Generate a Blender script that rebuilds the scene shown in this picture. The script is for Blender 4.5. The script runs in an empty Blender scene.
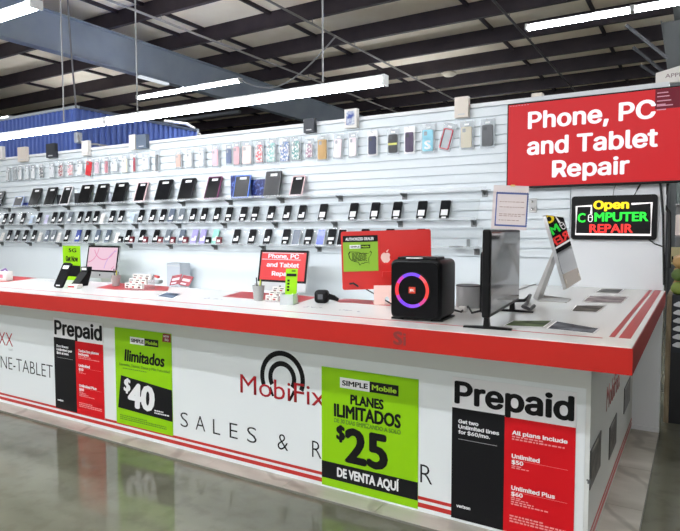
import bpy, bmesh, math, random
from mathutils import Vector, Matrix
R = math.radians
scene = bpy.context.scene
col = scene.collection
random.seed(7)

# ------------------------------------------------------------------ camera
F, YAW, PIT, ROL = 595.256, 0.543478, -0.058285, -0.001482
CAM = Vector((0.2021, -2.4060, 1.48055))
_c, _s = math.cos(YAW), math.sin(YAW)
fw0 = Vector((-_s, _c, 0)); rt0 = Vector((_c, _s, 0)); up0 = Vector((0, 0, 1))
FW = fw0*math.cos(PIT) + up0*math.sin(PIT)
u2 = -fw0*math.sin(PIT) + up0*math.cos(PIT)
RT = rt0*math.cos(ROL) + u2*math.sin(ROL)
UP = -rt0*math.sin(ROL) + u2*math.cos(ROL)
cam = bpy.data.cameras.new('camera'); co = bpy.data.objects.new('camera', cam); col.objects.link(co)
cam.sensor_width = 36; cam.lens = F/680*36; cam.clip_end = 200; cam.clip_start = 0.05
m3 = Matrix((RT, UP, -FW)).transposed()
co.matrix_world = Matrix.Translation(CAM) @ m3.to_4x4()
scene.camera = co

def at(pl, val, x, y):
    """the point of the plane X/Y/Z = val that the photograph shows at pixel x, y (measured once from the photo)"""
    d = FW + RT*((x-340)/F) + UP*((265.5-y)/F)
    i = 'XYZ'.index(pl)
    return CAM + d*((val-CAM[i])/d[i])

# ------------------------------------------------------------------ materials
def lin(c):
    c = c/255
    return c/12.92 if c <= .04045 else ((c+.055)/1.055)**2.4
def rgb(r, g, b): return (lin(r), lin(g), lin(b), 1)
MATS = {}
def mat(name, c, rough=.5, metal=0, spec=.5, emit=None, strength=0, alpha=1, coat=0):
    if name in MATS: return MATS[name]
    m = bpy.data.materials.new(name); m.use_nodes = True
    b = m.node_tree.nodes['Principled BSDF']
    b.inputs['Base Color'].default_value = rgb(*c); b.inputs['Roughness'].default_value = rough
    b.inputs['Metallic'].default_value = metal; b.inputs['Specular IOR Level'].default_value = spec
    b.inputs['Alpha'].default_value = alpha; b.inputs['Coat Weight'].default_value = coat
    if emit: b.inputs['Emission Color'].default_value = rgb(*emit); b.inputs['Emission Strength'].default_value = strength
    MATS[name] = m; return m
def noisy(name, c1, c2, scale=5, rough=.5, detail=6, lo=.35, hi=.65, spec=.5, bump=0, stretch=(1,1,1), r2=None):
    if name in MATS: return MATS[name]
    m = mat(name, c1, rough, spec=spec); nt = m.node_tree; b = nt.nodes['Principled BSDF']
    tc = nt.nodes.new('ShaderNodeTexCoord'); mp = nt.nodes.new('ShaderNodeMapping'); mp.inputs['Scale'].default_value = stretch
    n = nt.nodes.new('ShaderNodeTexNoise'); n.inputs['Scale'].default_value = scale; n.inputs['Detail'].default_value = detail
    cr = nt.nodes.new('ShaderNodeValToRGB')
    cr.color_ramp.elements[0].position = lo; cr.color_ramp.elements[1].position = hi
    cr.color_ramp.elements[0].color = rgb(*c1); cr.color_ramp.elements[1].color = rgb(*c2)
    L = nt.links.new
    L(tc.outputs['Object'], mp.inputs['Vector']); L(mp.outputs[0], n.inputs['Vector']); L(n.outputs['Fac'], cr.inputs[0]); L(cr.outputs[0], b.inputs['Base Color'])
    if r2 is not None:
        mr = nt.nodes.new('ShaderNodeMapRange'); mr.inputs['To Min'].default_value = rough; mr.inputs['To Max'].default_value = r2
        L(n.outputs['Fac'], mr.inputs[0]); L(mr.outputs[0], b.inputs['Roughness'])
    if bump:
        bp = nt.nodes.new('ShaderNodeBump'); bp.inputs['Strength'].default_value = bump; L(n.outputs['Fac'], bp.inputs['Height']); L(bp.outputs[0], b.inputs['Normal'])
    return m

WHITE = mat('slat white', (224, 231, 234), .4)
PANEL = mat('smooth wall white', (232, 234, 236), .45)
COUNTERW = mat('counter white laminate', (238, 238, 234), .18, spec=.5)
CABINET = mat('cabinet white', (222, 224, 219), .4)
BANNER = mat('banner white', (234, 239, 239), .3)
RED = mat('fascia red', (184, 36, 28), .35, spec=.3)
STRIPE = mat('stripe red', (190, 40, 36), .3)
INLAY = mat('inlay red', (176, 44, 48), .4, spec=.25)
BLACK = mat('black plastic', (11, 11, 12), .45, spec=.2)
SCREEN = mat('dark glass', (10, 11, 14), .3, spec=.2)
PHONEDK = mat('phone glass', (12, 13, 16), .5, spec=.12)
INK = mat('black ink', (22, 22, 22), .5, spec=.15)
INKW = mat('white ink', (240, 240, 240), .5)
TAGW = mat('tag white', (245, 245, 245), .5)
REDINK = mat('thin red ink', (176, 36, 44), .5, spec=.15)
LIME = mat('lime paper', (146, 205, 20), .45, spec=.15)
LIMEDK = mat('dark lime ink', (92, 140, 20), .5)
POSTRED = mat('poster red', (208, 24, 32), .4, spec=.15)
POSTBLK = mat('poster black', (24, 24, 26), .4, spec=.15)
POSTWHT = mat('poster white', (240, 240, 240), .4)
STEEL = mat('bracket steel', (120, 122, 122), .4, metal=.6)
CHROME = mat('hook chrome', (200, 200, 200), .25, metal=1)
ALU = mat('aluminium', (205, 205, 205), .3, metal=.7)
DKSTEEL = noisy('purlin steel', (40, 32, 40), (52, 42, 48), 3, .6)
RAFTER = noisy('rafter steel', (136, 147, 160), (148, 157, 168), 2, .55)
INSUL = noisy('ceiling insulation', (238, 224, 204), (248, 238, 220), 1.2, .9, bump=.3)
BLUE = mat('container blue', (88, 114, 190), .5)
WIRE = mat('pale wire', (150, 150, 150), .5)
BLKWIRE = mat('black wire', (18, 18, 18), .5)
CARD = mat('white card box', (236, 232, 226), .6)
CREAM = mat('cream card box', (226, 216, 204), .6)
FIXT = mat('fixture white', (225, 225, 225), .4)
TUBE = mat('lamp tube', (255, 255, 255), .4, emit=(244, 248, 255), strength=96)
TUBEB = mat('shop lamp tube', (255, 255, 255), .4, emit=(238, 245, 255), strength=46)

def clear(name, c, alpha, rough=.1):
    if name in MATS: return MATS[name]
    m = bpy.data.materials.new(name); m.use_nodes = True; nt = m.node_tree
    b = nt.nodes['Principled BSDF']; b.inputs['Base Color'].default_value = rgb(*c); b.inputs['Roughness'].default_value = rough
    t = nt.nodes.new('ShaderNodeBsdfTransparent'); mx = nt.nodes.new('ShaderNodeMixShader'); mx.inputs[0].default_value = alpha
    o = nt.nodes['Material Output']
    nt.links.new(t.outputs[0], mx.inputs[1]); nt.links.new(b.outputs[0], mx.inputs[2]); nt.links.new(mx.outputs[0], o.inputs['Surface'])
    MATS[name] = m; return m
ACRYL = clear('clear acrylic', (235, 240, 242), .22)
BLISTER = clear('clear pack plastic', (225, 232, 236), .38)

def emis(name, c, s=1.0):
    return mat(name, (4, 4, 4), .3, emit=c, strength=s)

# ------------------------------------------------------------------ mesh builder
class MB:
    def __init__(s): s.bm = bmesh.new()
    def face(s, pts):
        vs = [s.bm.verts.new(p) for p in pts]; s.bm.faces.new(vs); return s
    def box(s, x0, x1, y0, y1, z0, z1, M=None):
        P = [Vector(p) for p in ((x0,y0,z0),(x1,y0,z0),(x1,y1,z0),(x0,y1,z0),(x0,y0,z1),(x1,y0,z1),(x1,y1,z1),(x0,y1,z1))]
        if M: P = [M @ p for p in P]
        v = [s.bm.verts.new(p) for p in P]
        for f in ((0,3,2,1),(4,5,6,7),(0,1,5,4),(1,2,6,5),(2,3,7,6),(3,0,4,7)): s.bm.faces.new([v[i] for i in f])
        return s
    def rbox(s, x0, x1, y0, y1, z0, z1, r, seg=3):
        b = bmesh.new(); bmesh.ops.create_cube(b, size=1)
        for v in b.verts: v.co = Vector(((x0+x1)/2+v.co.x*(x1-x0), (y0+y1)/2+v.co.y*(y1-y0), (z0+z1)/2+v.co.z*(z1-z0)))
        bmesh.ops.bevel(b, geom=list(b.edges), offset=r, segments=seg, affect='EDGES', profile=.5)
        me = bpy.data.meshes.new('t'); b.to_mesh(me); b.free(); s.bm.from_mesh(me); bpy.data.meshes.remove(me)
        return s
    def prism(s, poly, fn, d0, d1):
        """poly of (a,b); fn(a,b,d) -> point"""
        a = [s.bm.verts.new(fn(p[0], p[1], d0)) for p in poly]; b = [s.bm.verts.new(fn(p[0], p[1], d1)) for p in poly]
        n = len(poly)
        s.bm.faces.new(a); s.bm.faces.new(list(reversed(b)))
        for i in range(n): s.bm.faces.new([a[i], b[i], b[(i+1) % n], a[(i+1) % n]])
        return s
    def xz(s, poly, y0, y1): return s.prism(poly, lambda a, b, d: (a, d, b), y0, y1)
    def xy(s, poly, z0, z1): return s.prism(poly, lambda a, b, d: (a, b, d), z0, z1)
    def yz(s, poly, x0, x1): return s.prism(poly, lambda a, b, d: (d, a, b), x0, x1)
    def tube(s, pts, r, n=6, cap=True):
        pts = [Vector(p) for p in pts]; rings = []
        rr = r if isinstance(r, (list, tuple)) else [r]*len(pts)
        for i, p in enumerate(pts):
            t = (pts[min(i+1, len(pts)-1)] - pts[max(i-1, 0)]).normalized()
            a = t.orthogonal().normalized() if abs(t.z) > .9 else t.cross(Vector((0,0,1))).normalized()
            b = t.cross(a).normalized()
            rings.append([s.bm.verts.new(p + (a*math.cos(2*math.pi*k/n) + b*math.sin(2*math.pi*k/n))*rr[i]) for k in range(n)])
        for i in range(len(rings)-1):
            for k in range(n): s.bm.faces.new([rings[i][k], rings[i][(k+1) % n], rings[i+1][(k+1) % n], rings[i+1][k]])
        if cap: s.bm.faces.new(rings[0][::-1]); s.bm.faces.new(rings[-1])
        return s
    def lathe(s, prof, n=20, c=(0,0,0)):
        rings = [[s.bm.verts.new((c[0]+r*math.cos(2*math.pi*k/n), c[1]+r*math.sin(2*math.pi*k/n), c[2]+z)) for k in range(n)] for r, z in prof]
        for i in range(len(rings)-1):
            for k in range(n): s.bm.faces.new([rings[i][k], rings[i][(k+1) % n], rings[i+1][(k+1) % n], rings[i+1][k]])
        s.bm.faces.new(rings[0][::-1]); s.bm.faces.new(rings[-1]); return s
    def arc(s, cx, cz, r0, r1, a0, a1, y0, y1, n=24):
        """ring segment in the XZ plane, degrees counter-clockwise from +X"""
        for k in range(n):
            t0, t1 = R(a0+(a1-a0)*k/n), R(a0+(a1-a0)*(k+1)/n)
            s.xz([(cx+r0*math.cos(t0), cz+r0*math.sin(t0)), (cx+r1*math.cos(t0), cz+r1*math.sin(t0)), (cx+r1*math.cos(t1), cz+r1*math.sin(t1)), (cx+r0*math.cos(t1), cz+r0*math.sin(t1))], y0, y1)
        return s
    def build(s, name, m, parent=None, M=None, smooth=False, clean=True):
        if M: bmesh.ops.transform(s.bm, matrix=M, verts=s.bm.verts)
        if clean: bmesh.ops.recalc_face_normals(s.bm, faces=s.bm.faces)
        me = bpy.data.meshes.new(name); s.bm.to_mesh(me); s.bm.free()
        if smooth:
            for p in me.polygons: p.use_smooth = True
            me.set_sharp_from_angle(angle=R(40))
        o = bpy.data.objects.new(name, me); me.materials.append(m); col.objects.link(o)
        if parent: o.parent = parent
        return o

def rrect(x0, x1, z0, z1, r, n=4):
    pts = []
    for cx, cz, a in ((x1-r, z1-r, 0), (x0+r, z1-r, 90), (x0+r, z0+r, 180), (x1-r, z0+r, 270)):
        for k in range(n+1):
            t = R(a+90*k/n); pts.append((cx+r*math.cos(t), cz+r*math.sin(t)))
    return pts

def thing(name, label, cat, loc=(0,0,0), rot=(0,0,0), group=None):
    o = bpy.data.objects.new(name, None); col.objects.link(o); o.empty_display_size = .1
    o.location = loc; o.rotation_euler = rot; o['label'] = label; o['category'] = cat
    if group: o['group'] = group
    return o
def tag(o, label, cat, group=None):
    o['label'] = label; o['category'] = cat
    if group: o['group'] = group
    return o
def struct(name, mb, m, **k):
    o = mb.build(name, m, **k); o['kind'] = 'structure'; return o
def dup(root, loc, rot=None, label=None):
    r = root.copy(); col.objects.link(r); r.location = loc
    if rot: r.rotation_euler = rot
    if label: r['label'] = label
    for ch in list(root.children):
        c = ch.copy(); col.objects.link(c); c.parent = r
        for g in list(ch.children):
            d = g.copy(); col.objects.link(d); d.parent = c
    return r

# ------------------------------------------------------------------ lettering
_cap = {}
FONT = None
try:
    FONT = bpy.data.fonts.load(bpy.utils.system_resource('DATAFILES') + '/fonts/Inter.woff2')   # the sans that ships inside Blender
except Exception: FONT = None
def glyphs(body, bold=0.0, space=1.0, thin=False, stems=True):
    cu = bpy.data.curves.new('t', 'FONT'); cu.body = body; cu.size = 1
    if FONT and not thin: cu.font = FONT
    cu.offset = bold; cu.extrude = 0.0; cu.space_character = space
    cu.resolution_u = 3
    o = bpy.data.objects.new('t', cu); col.objects.link(o)
    bpy.context.view_layer.update()
    me = bpy.data.meshes.new_from_object(o.evaluated_get(bpy.context.evaluated_depsgraph_get()))
    bpy.data.objects.remove(o); bpy.data.curves.remove(cu)
    if FONT and stems and not thin and bold == 0 and any(c in 'PR' for c in body):
        b = bmesh.new(); b.from_mesh(me)                       # whole stems for P and R
        for i, c in enumerate(body):
            if c in 'PR':
                m1 = glyphs(body[:i]+c, 0, space, stems=False) if i else None
                m0 = glyphs(c, stems=False)
                off = max(v.co.x for v in m1.vertices)-max(v.co.x for v in m0.vertices) if i else 0
                x0 = min(v.co.x for v in m0.vertices)+off; z1 = max(v.co.y for v in m0.vertices)
                if c == 'R':
                    b.faces.new([b.verts.new(q) for q in ((x0, 0, 12), (x0+.062, 0, 12), (x0+.062, z1, 12), (x0, z1, 12))]); continue
                x1 = max(v.co.x for v in m0.vertices)+off
                bmesh.ops.delete(b, geom=[v for v in b.verts if x0-.004 < v.co.x < x1+.004], context='VERTS')
                r = .3125*z1; rx = r*1.05; cx = x1-rx; cz = z1-r; t_ = .062
                arc_o = [(cx+rx*math.cos(R(90-15*k)), cz+r*math.sin(R(90-15*k)), 0) for k in range(13)]
                arc_i = [(cx+(rx-t_)*math.cos(R(90-15*k)), cz+(r-t_*.92)*math.sin(R(90-15*k)), 0) for k in range(13)]
                vo = [b.verts.new(q) for q in arc_o]; vi = [b.verts.new(q) for q in arc_i]
                for k in range(12): b.faces.new([vo[k], vi[k], vi[k+1], vo[k+1]])
                v = [b.verts.new(q) for q in ((x0, 0, 0), (x0+t_, 0, 0), (x0+t_, arc_o[12][1], 0), (x0+t_, arc_i[12][1], 0), (x0+t_, arc_i[0][1], 0), (x0+t_, z1, 0), (x0, z1, 0))]
                b.faces.new(v)
                b.faces.new([v[2], vo[12], vi[12], v[3]]); b.faces.new([v[4], vi[0], vo[0], v[5]])
        b.to_mesh(me); b.free()
    return me
def capheight(bold, thin=False):
    if (bold, thin) not in _cap:
        me = glyphs('H', bold, thin=thin); zs = [v.co.y for v in me.vertices]; _cap[(bold, thin)] = (min(zs), max(zs)); bpy.data.meshes.remove(me)
    return _cap[(bold, thin)]
def text(name, body, m, parent, x0, x1, z0, z1, y=0, bold=0.0, space=1.0, shear=0, M=None, th=.0008, x_pad=False, z_end=None):
    """letters in the XZ plane facing -Y: glyphs span x0..x1, baseline z0, capitals reach z1"""
    thin = bold < 0 or body.upper() == body or 'I' in body or 'M' in body
    me = glyphs(body, min(bold, 0), space, thin)
    b = bmesh.new(); b.from_mesh(me)
    if bold > 0:                                   # heavier weight: the strokes are widened to every side
        for k in range(8):
            n0 = len(b.verts); b.from_mesh(me); b.verts.ensure_lookup_table()
            for v in b.verts[n0:]: v.co += Vector((bold*1.0*math.cos(k*math.pi/4), bold*.75*math.sin(k*math.pi/4), 0)); v.co.z = k+1+(12 if v.co.z > 5 else 0)
    bpy.data.meshes.remove(me)
    c0, c1 = capheight(min(bold, 0), thin); g_ = max(bold, 0)*.75; c0 -= g_; c1 += g_
    xs = [v.co.x for v in b.verts]; a0, a1 = min(xs), max(xs)
    g = bmesh.ops.extrude_face_region(b, geom=list(b.faces))
    new = {e for e in g['geom'] if isinstance(e, bmesh.types.BMVert)}
    for v in b.verts:
        u = (v.co.x-a0)/(a1-a0); w = (v.co.y-c0)/(c1-c0)
        lift = 0 if z_end is None else (z_end-z0)*u
        v.co = Vector((x0+(x1-x0)*u + shear*w*(z1-z0), y-(th if v in new else 0)-v.co.z*4e-5, z0+(z1-z0)*w+lift))
    if M: bmesh.ops.transform(b, matrix=M, verts=b.verts)
    bmesh.ops.recalc_face_normals(b, faces=b.faces)
    me = bpy.data.meshes.new(name); b.to_mesh(me); b.free(); me.materials.append(m)
    o = bpy.data.objects.new(name, me); col.objects.link(o)
    if parent: o.parent = parent
    return o

ONES = ['first','second','third','fourth','fifth','sixth','seventh','eighth','ninth','tenth','eleventh','twelfth','thirteenth','fourteenth','fifteenth','sixteenth','seventeenth','eighteenth','nineteenth']
def ordw(n):
    if n <= 19: return ONES[n-1]
    t = {2:'twent',3:'thirt',4:'fort'}[n//10]
    return t+'ieth' if n % 10 == 0 else t+'y-'+ONES[n % 10-1]

# ------------------------------------------------------------------ key dimensions
HT, ZB = 1.05, .947           # counter top, underside of the red fascia
YB, XB = .409, -.193          # counter body, front and side face
YT, XT = .274, -.013          # tiled kerb outer edges
YW, ZW = 2.42, 2.51           # slat wall face and top
XL = -10.2                    # left end of what is built of the shop
ROOF = 5.62
# ================================================================== SETTING
# floor: polished concrete
def floor_mat():
    m = noisy('polished concrete', (102, 102, 88), (126, 126, 110), 1.1, 0.03, 8, .3, .7, spec=.5, r2=.1)
    nt = m.node_tree; b = nt.nodes['Principled BSDF']; L = nt.links.new
    tc = nt.nodes.new('ShaderNodeTexCoord'); n2 = nt.nodes.new('ShaderNodeTexNoise'); n2.inputs['Scale'].default_value = 9; n2.inputs['Detail'].default_value = 8
    L(tc.outputs['Object'], n2.inputs['Vector'])
    cr = nt.nodes.new('ShaderNodeValToRGB'); cr.color_ramp.elements[0].position = .34; cr.color_ramp.elements[1].position = .52
    cr.color_ramp.elements[0].color = (.62, .62, .6, 1); cr.color_ramp.elements[1].color = (1, 1, 1, 1)
    mx = nt.nodes.new('ShaderNodeMix'); mx.data_type = 'RGBA'; mx.blend_type = 'MULTIPLY'; mx.inputs['Factor'].default_value = .4
    old = b.inputs['Base Color'].links[0].from_socket
    L(n2.outputs['Fac'], cr.inputs[0]); L(old, mx.inputs['A']); L(cr.outputs[0], mx.inputs['B']); L(mx.outputs['Result'], b.inputs['Base Color'])
    return m
struct('floor', MB().box(-30, 14, -14, 26, -.1, 0), floor_mat())
struct('ceiling', MB().box(-30, 14, -14, 26, ROOF, ROOF+.1), INSUL)
DARKWALL = mat('far wall grey', (92, 92, 94), .8)
struct('wall_far', MB().box(-30, 14, 26, 26.2, 0, ROOF), DARKWALL)
struct('wall_left', MB().box(-30.2, -30, -14, 26, 0, ROOF), DARKWALL)
struct('wall_right', MB().box(14, 14.2, -14, 26, 0, ROOF), DARKWALL)

# slat wall
W = MB(); W.box(XL, -.656, YW+.022, YW+.11, 0, ZW-.02)
W.box(XL, -.656, YW, YW+.022, 0, .72); W.box(XL, -.656, YW+.0004, YW+.022, .727, 1.26)
z = 1.268
k = 0
while z < ZW-.03:
    W.box(XL, -.656, YW, YW+.022, z, min(z+.0638, ZW-.02)); z += .0762
struct('wall_back', W, WHITE, clean=False)
struct('wall_end', MB().box(-.65, XT, YW, YW+.11, 0, ZW-.02), PANEL)
struct('trim_1', MB().box(XL, XT, YW-.004, YW+.115, ZW-.02, ZW+.012), PANEL)
struct('baseboard_back', MB().box(XB, XT, YW-.012, YW, .016, .05), PANEL)

# tiled kerb round the counter
def tile_mat():
    m = noisy('kerb marble tile', (176, 171, 160), (202, 198, 188), 2.2, .3, 9, .35, .6, stretch=(1,2.5,1))
    nt = m.node_tree; b = nt.nodes['Principled BSDF']; L = nt.links.new
    tc = nt.nodes.new('ShaderNodeTexCoord'); wv = nt.nodes.new('ShaderNodeTexWave'); wv.inputs['Scale'].default_value = .9; wv.inputs['Distortion'].default_value = 9; wv.inputs['Detail'].default_value = 4
    wv.bands_direction = 'DIAGONAL'
    L(tc.outputs['Object'], wv.inputs['Vector'])
    cr = nt.nodes.new('ShaderNodeValToRGB'); cr.color_ramp.elements[0].position = 0; cr.color_ramp.elements[1].position = .06
    cr.color_ramp.elements[0].color = (.62, .6, .58, 1); cr.color_ramp.elements[1].color = (1, 1, 1, 1)
    mx = nt.nodes.new('ShaderNodeMix'); mx.data_type = 'RGBA'; mx.blend_type = 'MULTIPLY'; mx.inputs['Factor'].default_value = .8
    old = b.inputs['Base Color'].links[0].from_socket
    L(wv.outputs['Fac'], cr.inputs[0]); L(old, mx.inputs['A']); L(cr.outputs[0], mx.inputs['B']); L(mx.outputs['Result'], b.inputs['Base Color'])
    return m
TILE = tile_mat()
K = MB()
x = XT
for i in range(22):
    K.box(x-.597, x-.0, YT, YB+.02, .001, .014) if i else K.box(x-.6, x, YT, YB, .001, .014)
    x -= .6
yy = YB
while yy < YW-.02:
    K.box(XB-.01, XT, yy+.003, min(yy+.6, YW), .001, .014); yy += .6
struct('trim_2', K, TILE, clean=False)
struct('trim_3', MB().box(XL, XT+.004, YT-.004, YT, .0005, .011).box(XT, XT+.004, YT, YW, .0005, .011), mat('kerb edge grey', (120, 118, 108), .5))

# roof steel
n = 4
for i in range(-5, 12):
    y = 6.77 + 1.545*i
    P = MB().box(-30, 14, y, y+.012, 5.3, ROOF).box(-30, 14, y-.07, y, 5.3, 5.312).box(-30, 14, y, y+.07, ROOF-.012, ROOF)
    struct('trim_%d' % n, P, DKSTEEL); n += 1
def rafter(xr):
    P = MB().box(xr-.01, xr+.01, -14, 26, 4.62, 5.29).box(xr-.1, xr+.1, -14, 26, 4.62, 4.64).box(xr-.1, xr+.1, -14, 26, 5.275, 5.295)
    return P
struct('trim_%d' % n, rafter(-9.6), RAFTER); n += 1
struct('trim_%d' % n, rafter(-.12), mat('column grey', (98, 102, 102), .5)); n += 1
# straps across the insulation, running front to back
for q in ((336, 47), (481, 19), (187, 23), (30, 56), (30, 84), (250, 62), (600, 25)):
    p = at('Z', ROOF-.04, *q)
    struct('trim_%d' % n, MB().box(p.x-.03, p.x+.03, -14, 26, ROOF-.06, ROOF-.002), DKSTEEL); n += 1
# column beyond the shop with its flared head
cy = 8.0
C = MB()
C.xz([(-.211, 0), (-.132, 0), (-.125, 4.62), (-.39, 4.62), (-.27, 3.8), (-.215, 2.2)], cy, cy+.02)
C.box(-.128, -.118, cy-.1, cy+.12, 0, 4.62)
C.xz([(-.222, 0), (-.211, 0), (-.211, 2.2), (-.265, 3.8), (-.385, 4.62), (-.397, 4.62), (-.277, 3.8), (-.223, 2.2)], cy-.1, cy+.12)
struct('trim_%d' % n, C, mat('column grey', (98, 102, 102), .5)); n += 1

# ceiling pipes, cables and braces are things that were hung there
def run(q, z): return at('Z', z, *q).x
for q, z, r, lab in (((250, 55), 5.2, .022, 'pale pipe under the roof beams, passing above the right end of the short lit lamp'),
                     ((350, 44), 5.2, .02, 'thin pale pipe under the roof beams, crossing above the end of the long lamp'),
                     ((530, 41), 5.2, .022, 'dark thin pipe under the roof beams, passing by the lamp above the red screen')):
    x = run(q, z)
    P = MB().tube([(x, -6, z), (x, 22, z)], r, 8)
    o = P.build('ceiling_pipe', mat('dark pipe', (70, 68, 70), .5) if q[0] == 530 else mat('pale pipe', (150, 146, 142), .45), smooth=True)
    tag(o, lab, 'pipe')
    for i in range(-3, 9):
        y = 6.77+1.545*i
        MB().tube([(x, y-.05, z), (x, y-.05, 5.31)], .006, 5).build('hanger', STEEL, o)
for (a, b, y, lab) in (((626, 25), (667, 58), 7.0, 'grey steel brace nearest the lit lamp, running down to the column'),
                       ((633, 47), (667, 75), 8.3, 'grey steel brace between two others left of the column'),
                       ((640, 65), (659, 77), 9.85, 'lowest short grey steel brace left of the column')):
    p, q = at('Y', y, *a), at('Y', y, *b)
    d = (q-p).normalized(); nn = Vector((-d.z, 0, d.x))*.022
    o = MB().xz([((p+nn).x, (p+nn).z), ((p-nn).x, (p-nn).z), ((q-nn).x, (q-nn).z), ((q+nn).x, (q+nn).z)], y-.012, y+.012).build('roof_brace', mat('brace grey', (62, 64, 68), .5))
    tag(o, lab, 'brace', )

# ------------------------------------------------------------------ lamps
def strip_lamp(name, label, x0, x1, y, z, tubes=2, wires=(), single=False, group=None):
    t = thing(name, label, 'lamp', ((x0+x1)/2, y, z), group=group)
    h = (x1-x0)/2
    if single:
        MB().box(-h, h, -.016, .016, .014, .026).build('housing', FIXT, t)
        MB().tube([(-h+.012, 0, -.004), (h-.012, 0, -.004)], .022, 12).build('tube', TUBEB, t, smooth=True)
        for s in (-1, 1): MB().box(s*h-.008, s*h+.008, -.022, .022, -.026, .026).build('end_cap', FIXT, t)
    else:
        MB().xz([(-h, .018), (h, .018), (h, .05), (-h, .05)], -.022, .022).build('housing', FIXT, t)
        for s in (-1, 1):
            MB().tube([(-h+.02, s*.028, 0), (h-.02, s*.028, 0)], .016, 8).build('tube', TUBE, t, smooth=True)
            MB().box(s*h-.014, s*h+.014, -.05, .05, -.02, .05).build('end_cap', FIXT, t)
    for w in wires:
        MB().tube([(w, 0, .04), (w, 0, 5.3-z)], .005, 5).build('suspension_wire', WIRE, t)
    return t
# long shop lamp over the counter: two lengths end to end
zA, yA = 2.2, .19
kx = lambda px, py: at('Y', yA, px, py).x
xa, xb = kx(107, 121), kx(385, 78)
strip_lamp('strip_lamp', 'long lit strip lamp over the counter, right-hand length ending above the wall top', xa+.01, xb, yA, zA, single=True, wires=(kx(322, 88)-(xa+xb)/2, kx(137, 116)-(xa+xb)/2))
strip_lamp('strip_lamp', 'long lit strip lamp over the counter, left-hand length across the blue container', xa-2.35, xa-.01, yA, zA, single=True, wires=(kx(64, 128)-(xa+xa-2.36)/2,))
# ceiling row beyond the wall
zB = 3.95
bx = lambda px, py: at('Z', zB, px, py)
b0, bj, b1 = bx(137, 98), bx(184, 90.5), bx(240, 81); yR = bj.y
strip_lamp('ceiling_lamp', 'short lit ceiling lamp beside the grey rafter, its right half ending at the drooping cable', bj.x+.01, b1.x, yR, zB)
strip_lamp('ceiling_lamp', 'short lit ceiling lamp below the grey rafter, its left half', b0.x, bj.x-.01, yR, zB)
c0, cj = bx(527, 29), bx(633, 12)
strip_lamp('ceiling_lamp', 'bright ceiling lamp above the red screen, left of the joint', c0.x, cj.x-.01, c0.y, zB)
strip_lamp('ceiling_lamp', 'bright ceiling lamp running out of the picture at the top right', cj.x+.01, cj.x+1.25, c0.y, zB)
# near row, upper left corner
d1 = at('Z', 3.2, 36, 6)
strip_lamp('ceiling_lamp', 'bright ceiling lamp cut off by the upper left corner of the picture', d1.x-2.4, d1.x, d1.y, 3.2)
e1 = at('Z', zB, 11, 118)
strip_lamp('ceiling_lamp', 'small lit lamp end above the blue container at the left edge', e1.x-1.3, e1.x, e1.y, zB)
g0, g1 = at('Y', 12.0, 143, 126), at('Y', 12.0, 240, 115)
o = MB().box(g0.x, g1.x, 11.94, 12.06, g0.z, g0.z+.08).build('unlit_fixture', mat('unlit fixture grey', (120, 124, 128), .5))
tag(o, 'unlit grey strip fixture far behind the wall, right of the blue container', 'lamp')
h0, h1 = at('Z', 4.4, 139, 77.5), at('Z', 4.4, 166, 85.5)
o = MB().box(h0.x-.05, h0.x+.05, h0.y, h1.y, 4.4, 4.44).build('roof_light', emis('rooflight glow', (225, 232, 240), 1.0))
tag(o, 'short pale light bar tucked under the grey rafter', 'lamp')
p = at('Z', 5.22, 449, 76)
o = MB().lathe([(.01, .08), (.17, .08), (.19, .04), (.12, 0), (.02, -.02)], 20, (p.x, p.y, p.z)).build('dome_fixture', mat('dome cream', (214, 204, 186), .5), smooth=True)
tag(o, 'pale round dome fixture on the dark roof beams', 'lamp')
# unseen lamps added around the shop to brighten counter front and ceiling
for (x, y, z) in ((-2.6, -3.4, 4.1), (-6.2, -3.4, 4.1), (.2, -3.4, 4.1), (-2.6, -7.5, 4.1), (-7, -7.5, 4.1), (-4.4, -5.2, 4.1), (-.6, -5.2, 4.1), (-8.5, -5.2, 4.1), (-13, .4, 3.6), (-6.0, 11, zB), (-14, 8, zB), (2, 14, zB), (-6, 17, zB), (2.4, yR, zB), (5, yR, zB), (1.5, 8.6, 4.3), (4, 8.6, 4.3), (7, 8.6, 4.3), (2.5, 12, 4.3)):
    strip_lamp('store_fill_lamp', 'unseen ceiling lamp added to fill in light on the shop', x-1.22, x+1.22, y, z, group='unseen lamps added as fill light')

# loose cables
def cable(name, pts, r, m, label, cat='cable'):
    return tag(MB().tube(pts, r, 6).build(name, m, smooth=True), label, cat)
P0, P1 = Vector((b1.x, yR, zB+.03)), at('Y', yR, 336, 36)
pts = []
for i in range(15):
    u = i/14; q = P0.lerp(P1, u); pts.append((q.x, q.y, q.z-.3*math.sin(math.pi*u)*(1-.4*u)-.55*u*(1-u)))
cable('ceiling_cable', pts, .012, WIRE, 'grey cable drooping from the lit ceiling lamp up to the roof')
q0, q1, q2 = at('Y', 3.0, 66, -3), at('Y', 3.0, 71, 50), at('Y', 3.0, 76, 108)
cable('hanging_conduit', [(q2.x, q2.y, q2.z), (q1.x, q1.y, q1.z), (q0.x, q0.y, 5.3)], .012, mat('conduit grey', (104, 104, 108), .5), 'grey conduit hanging from the roof to the corner of the blue container')

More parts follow.
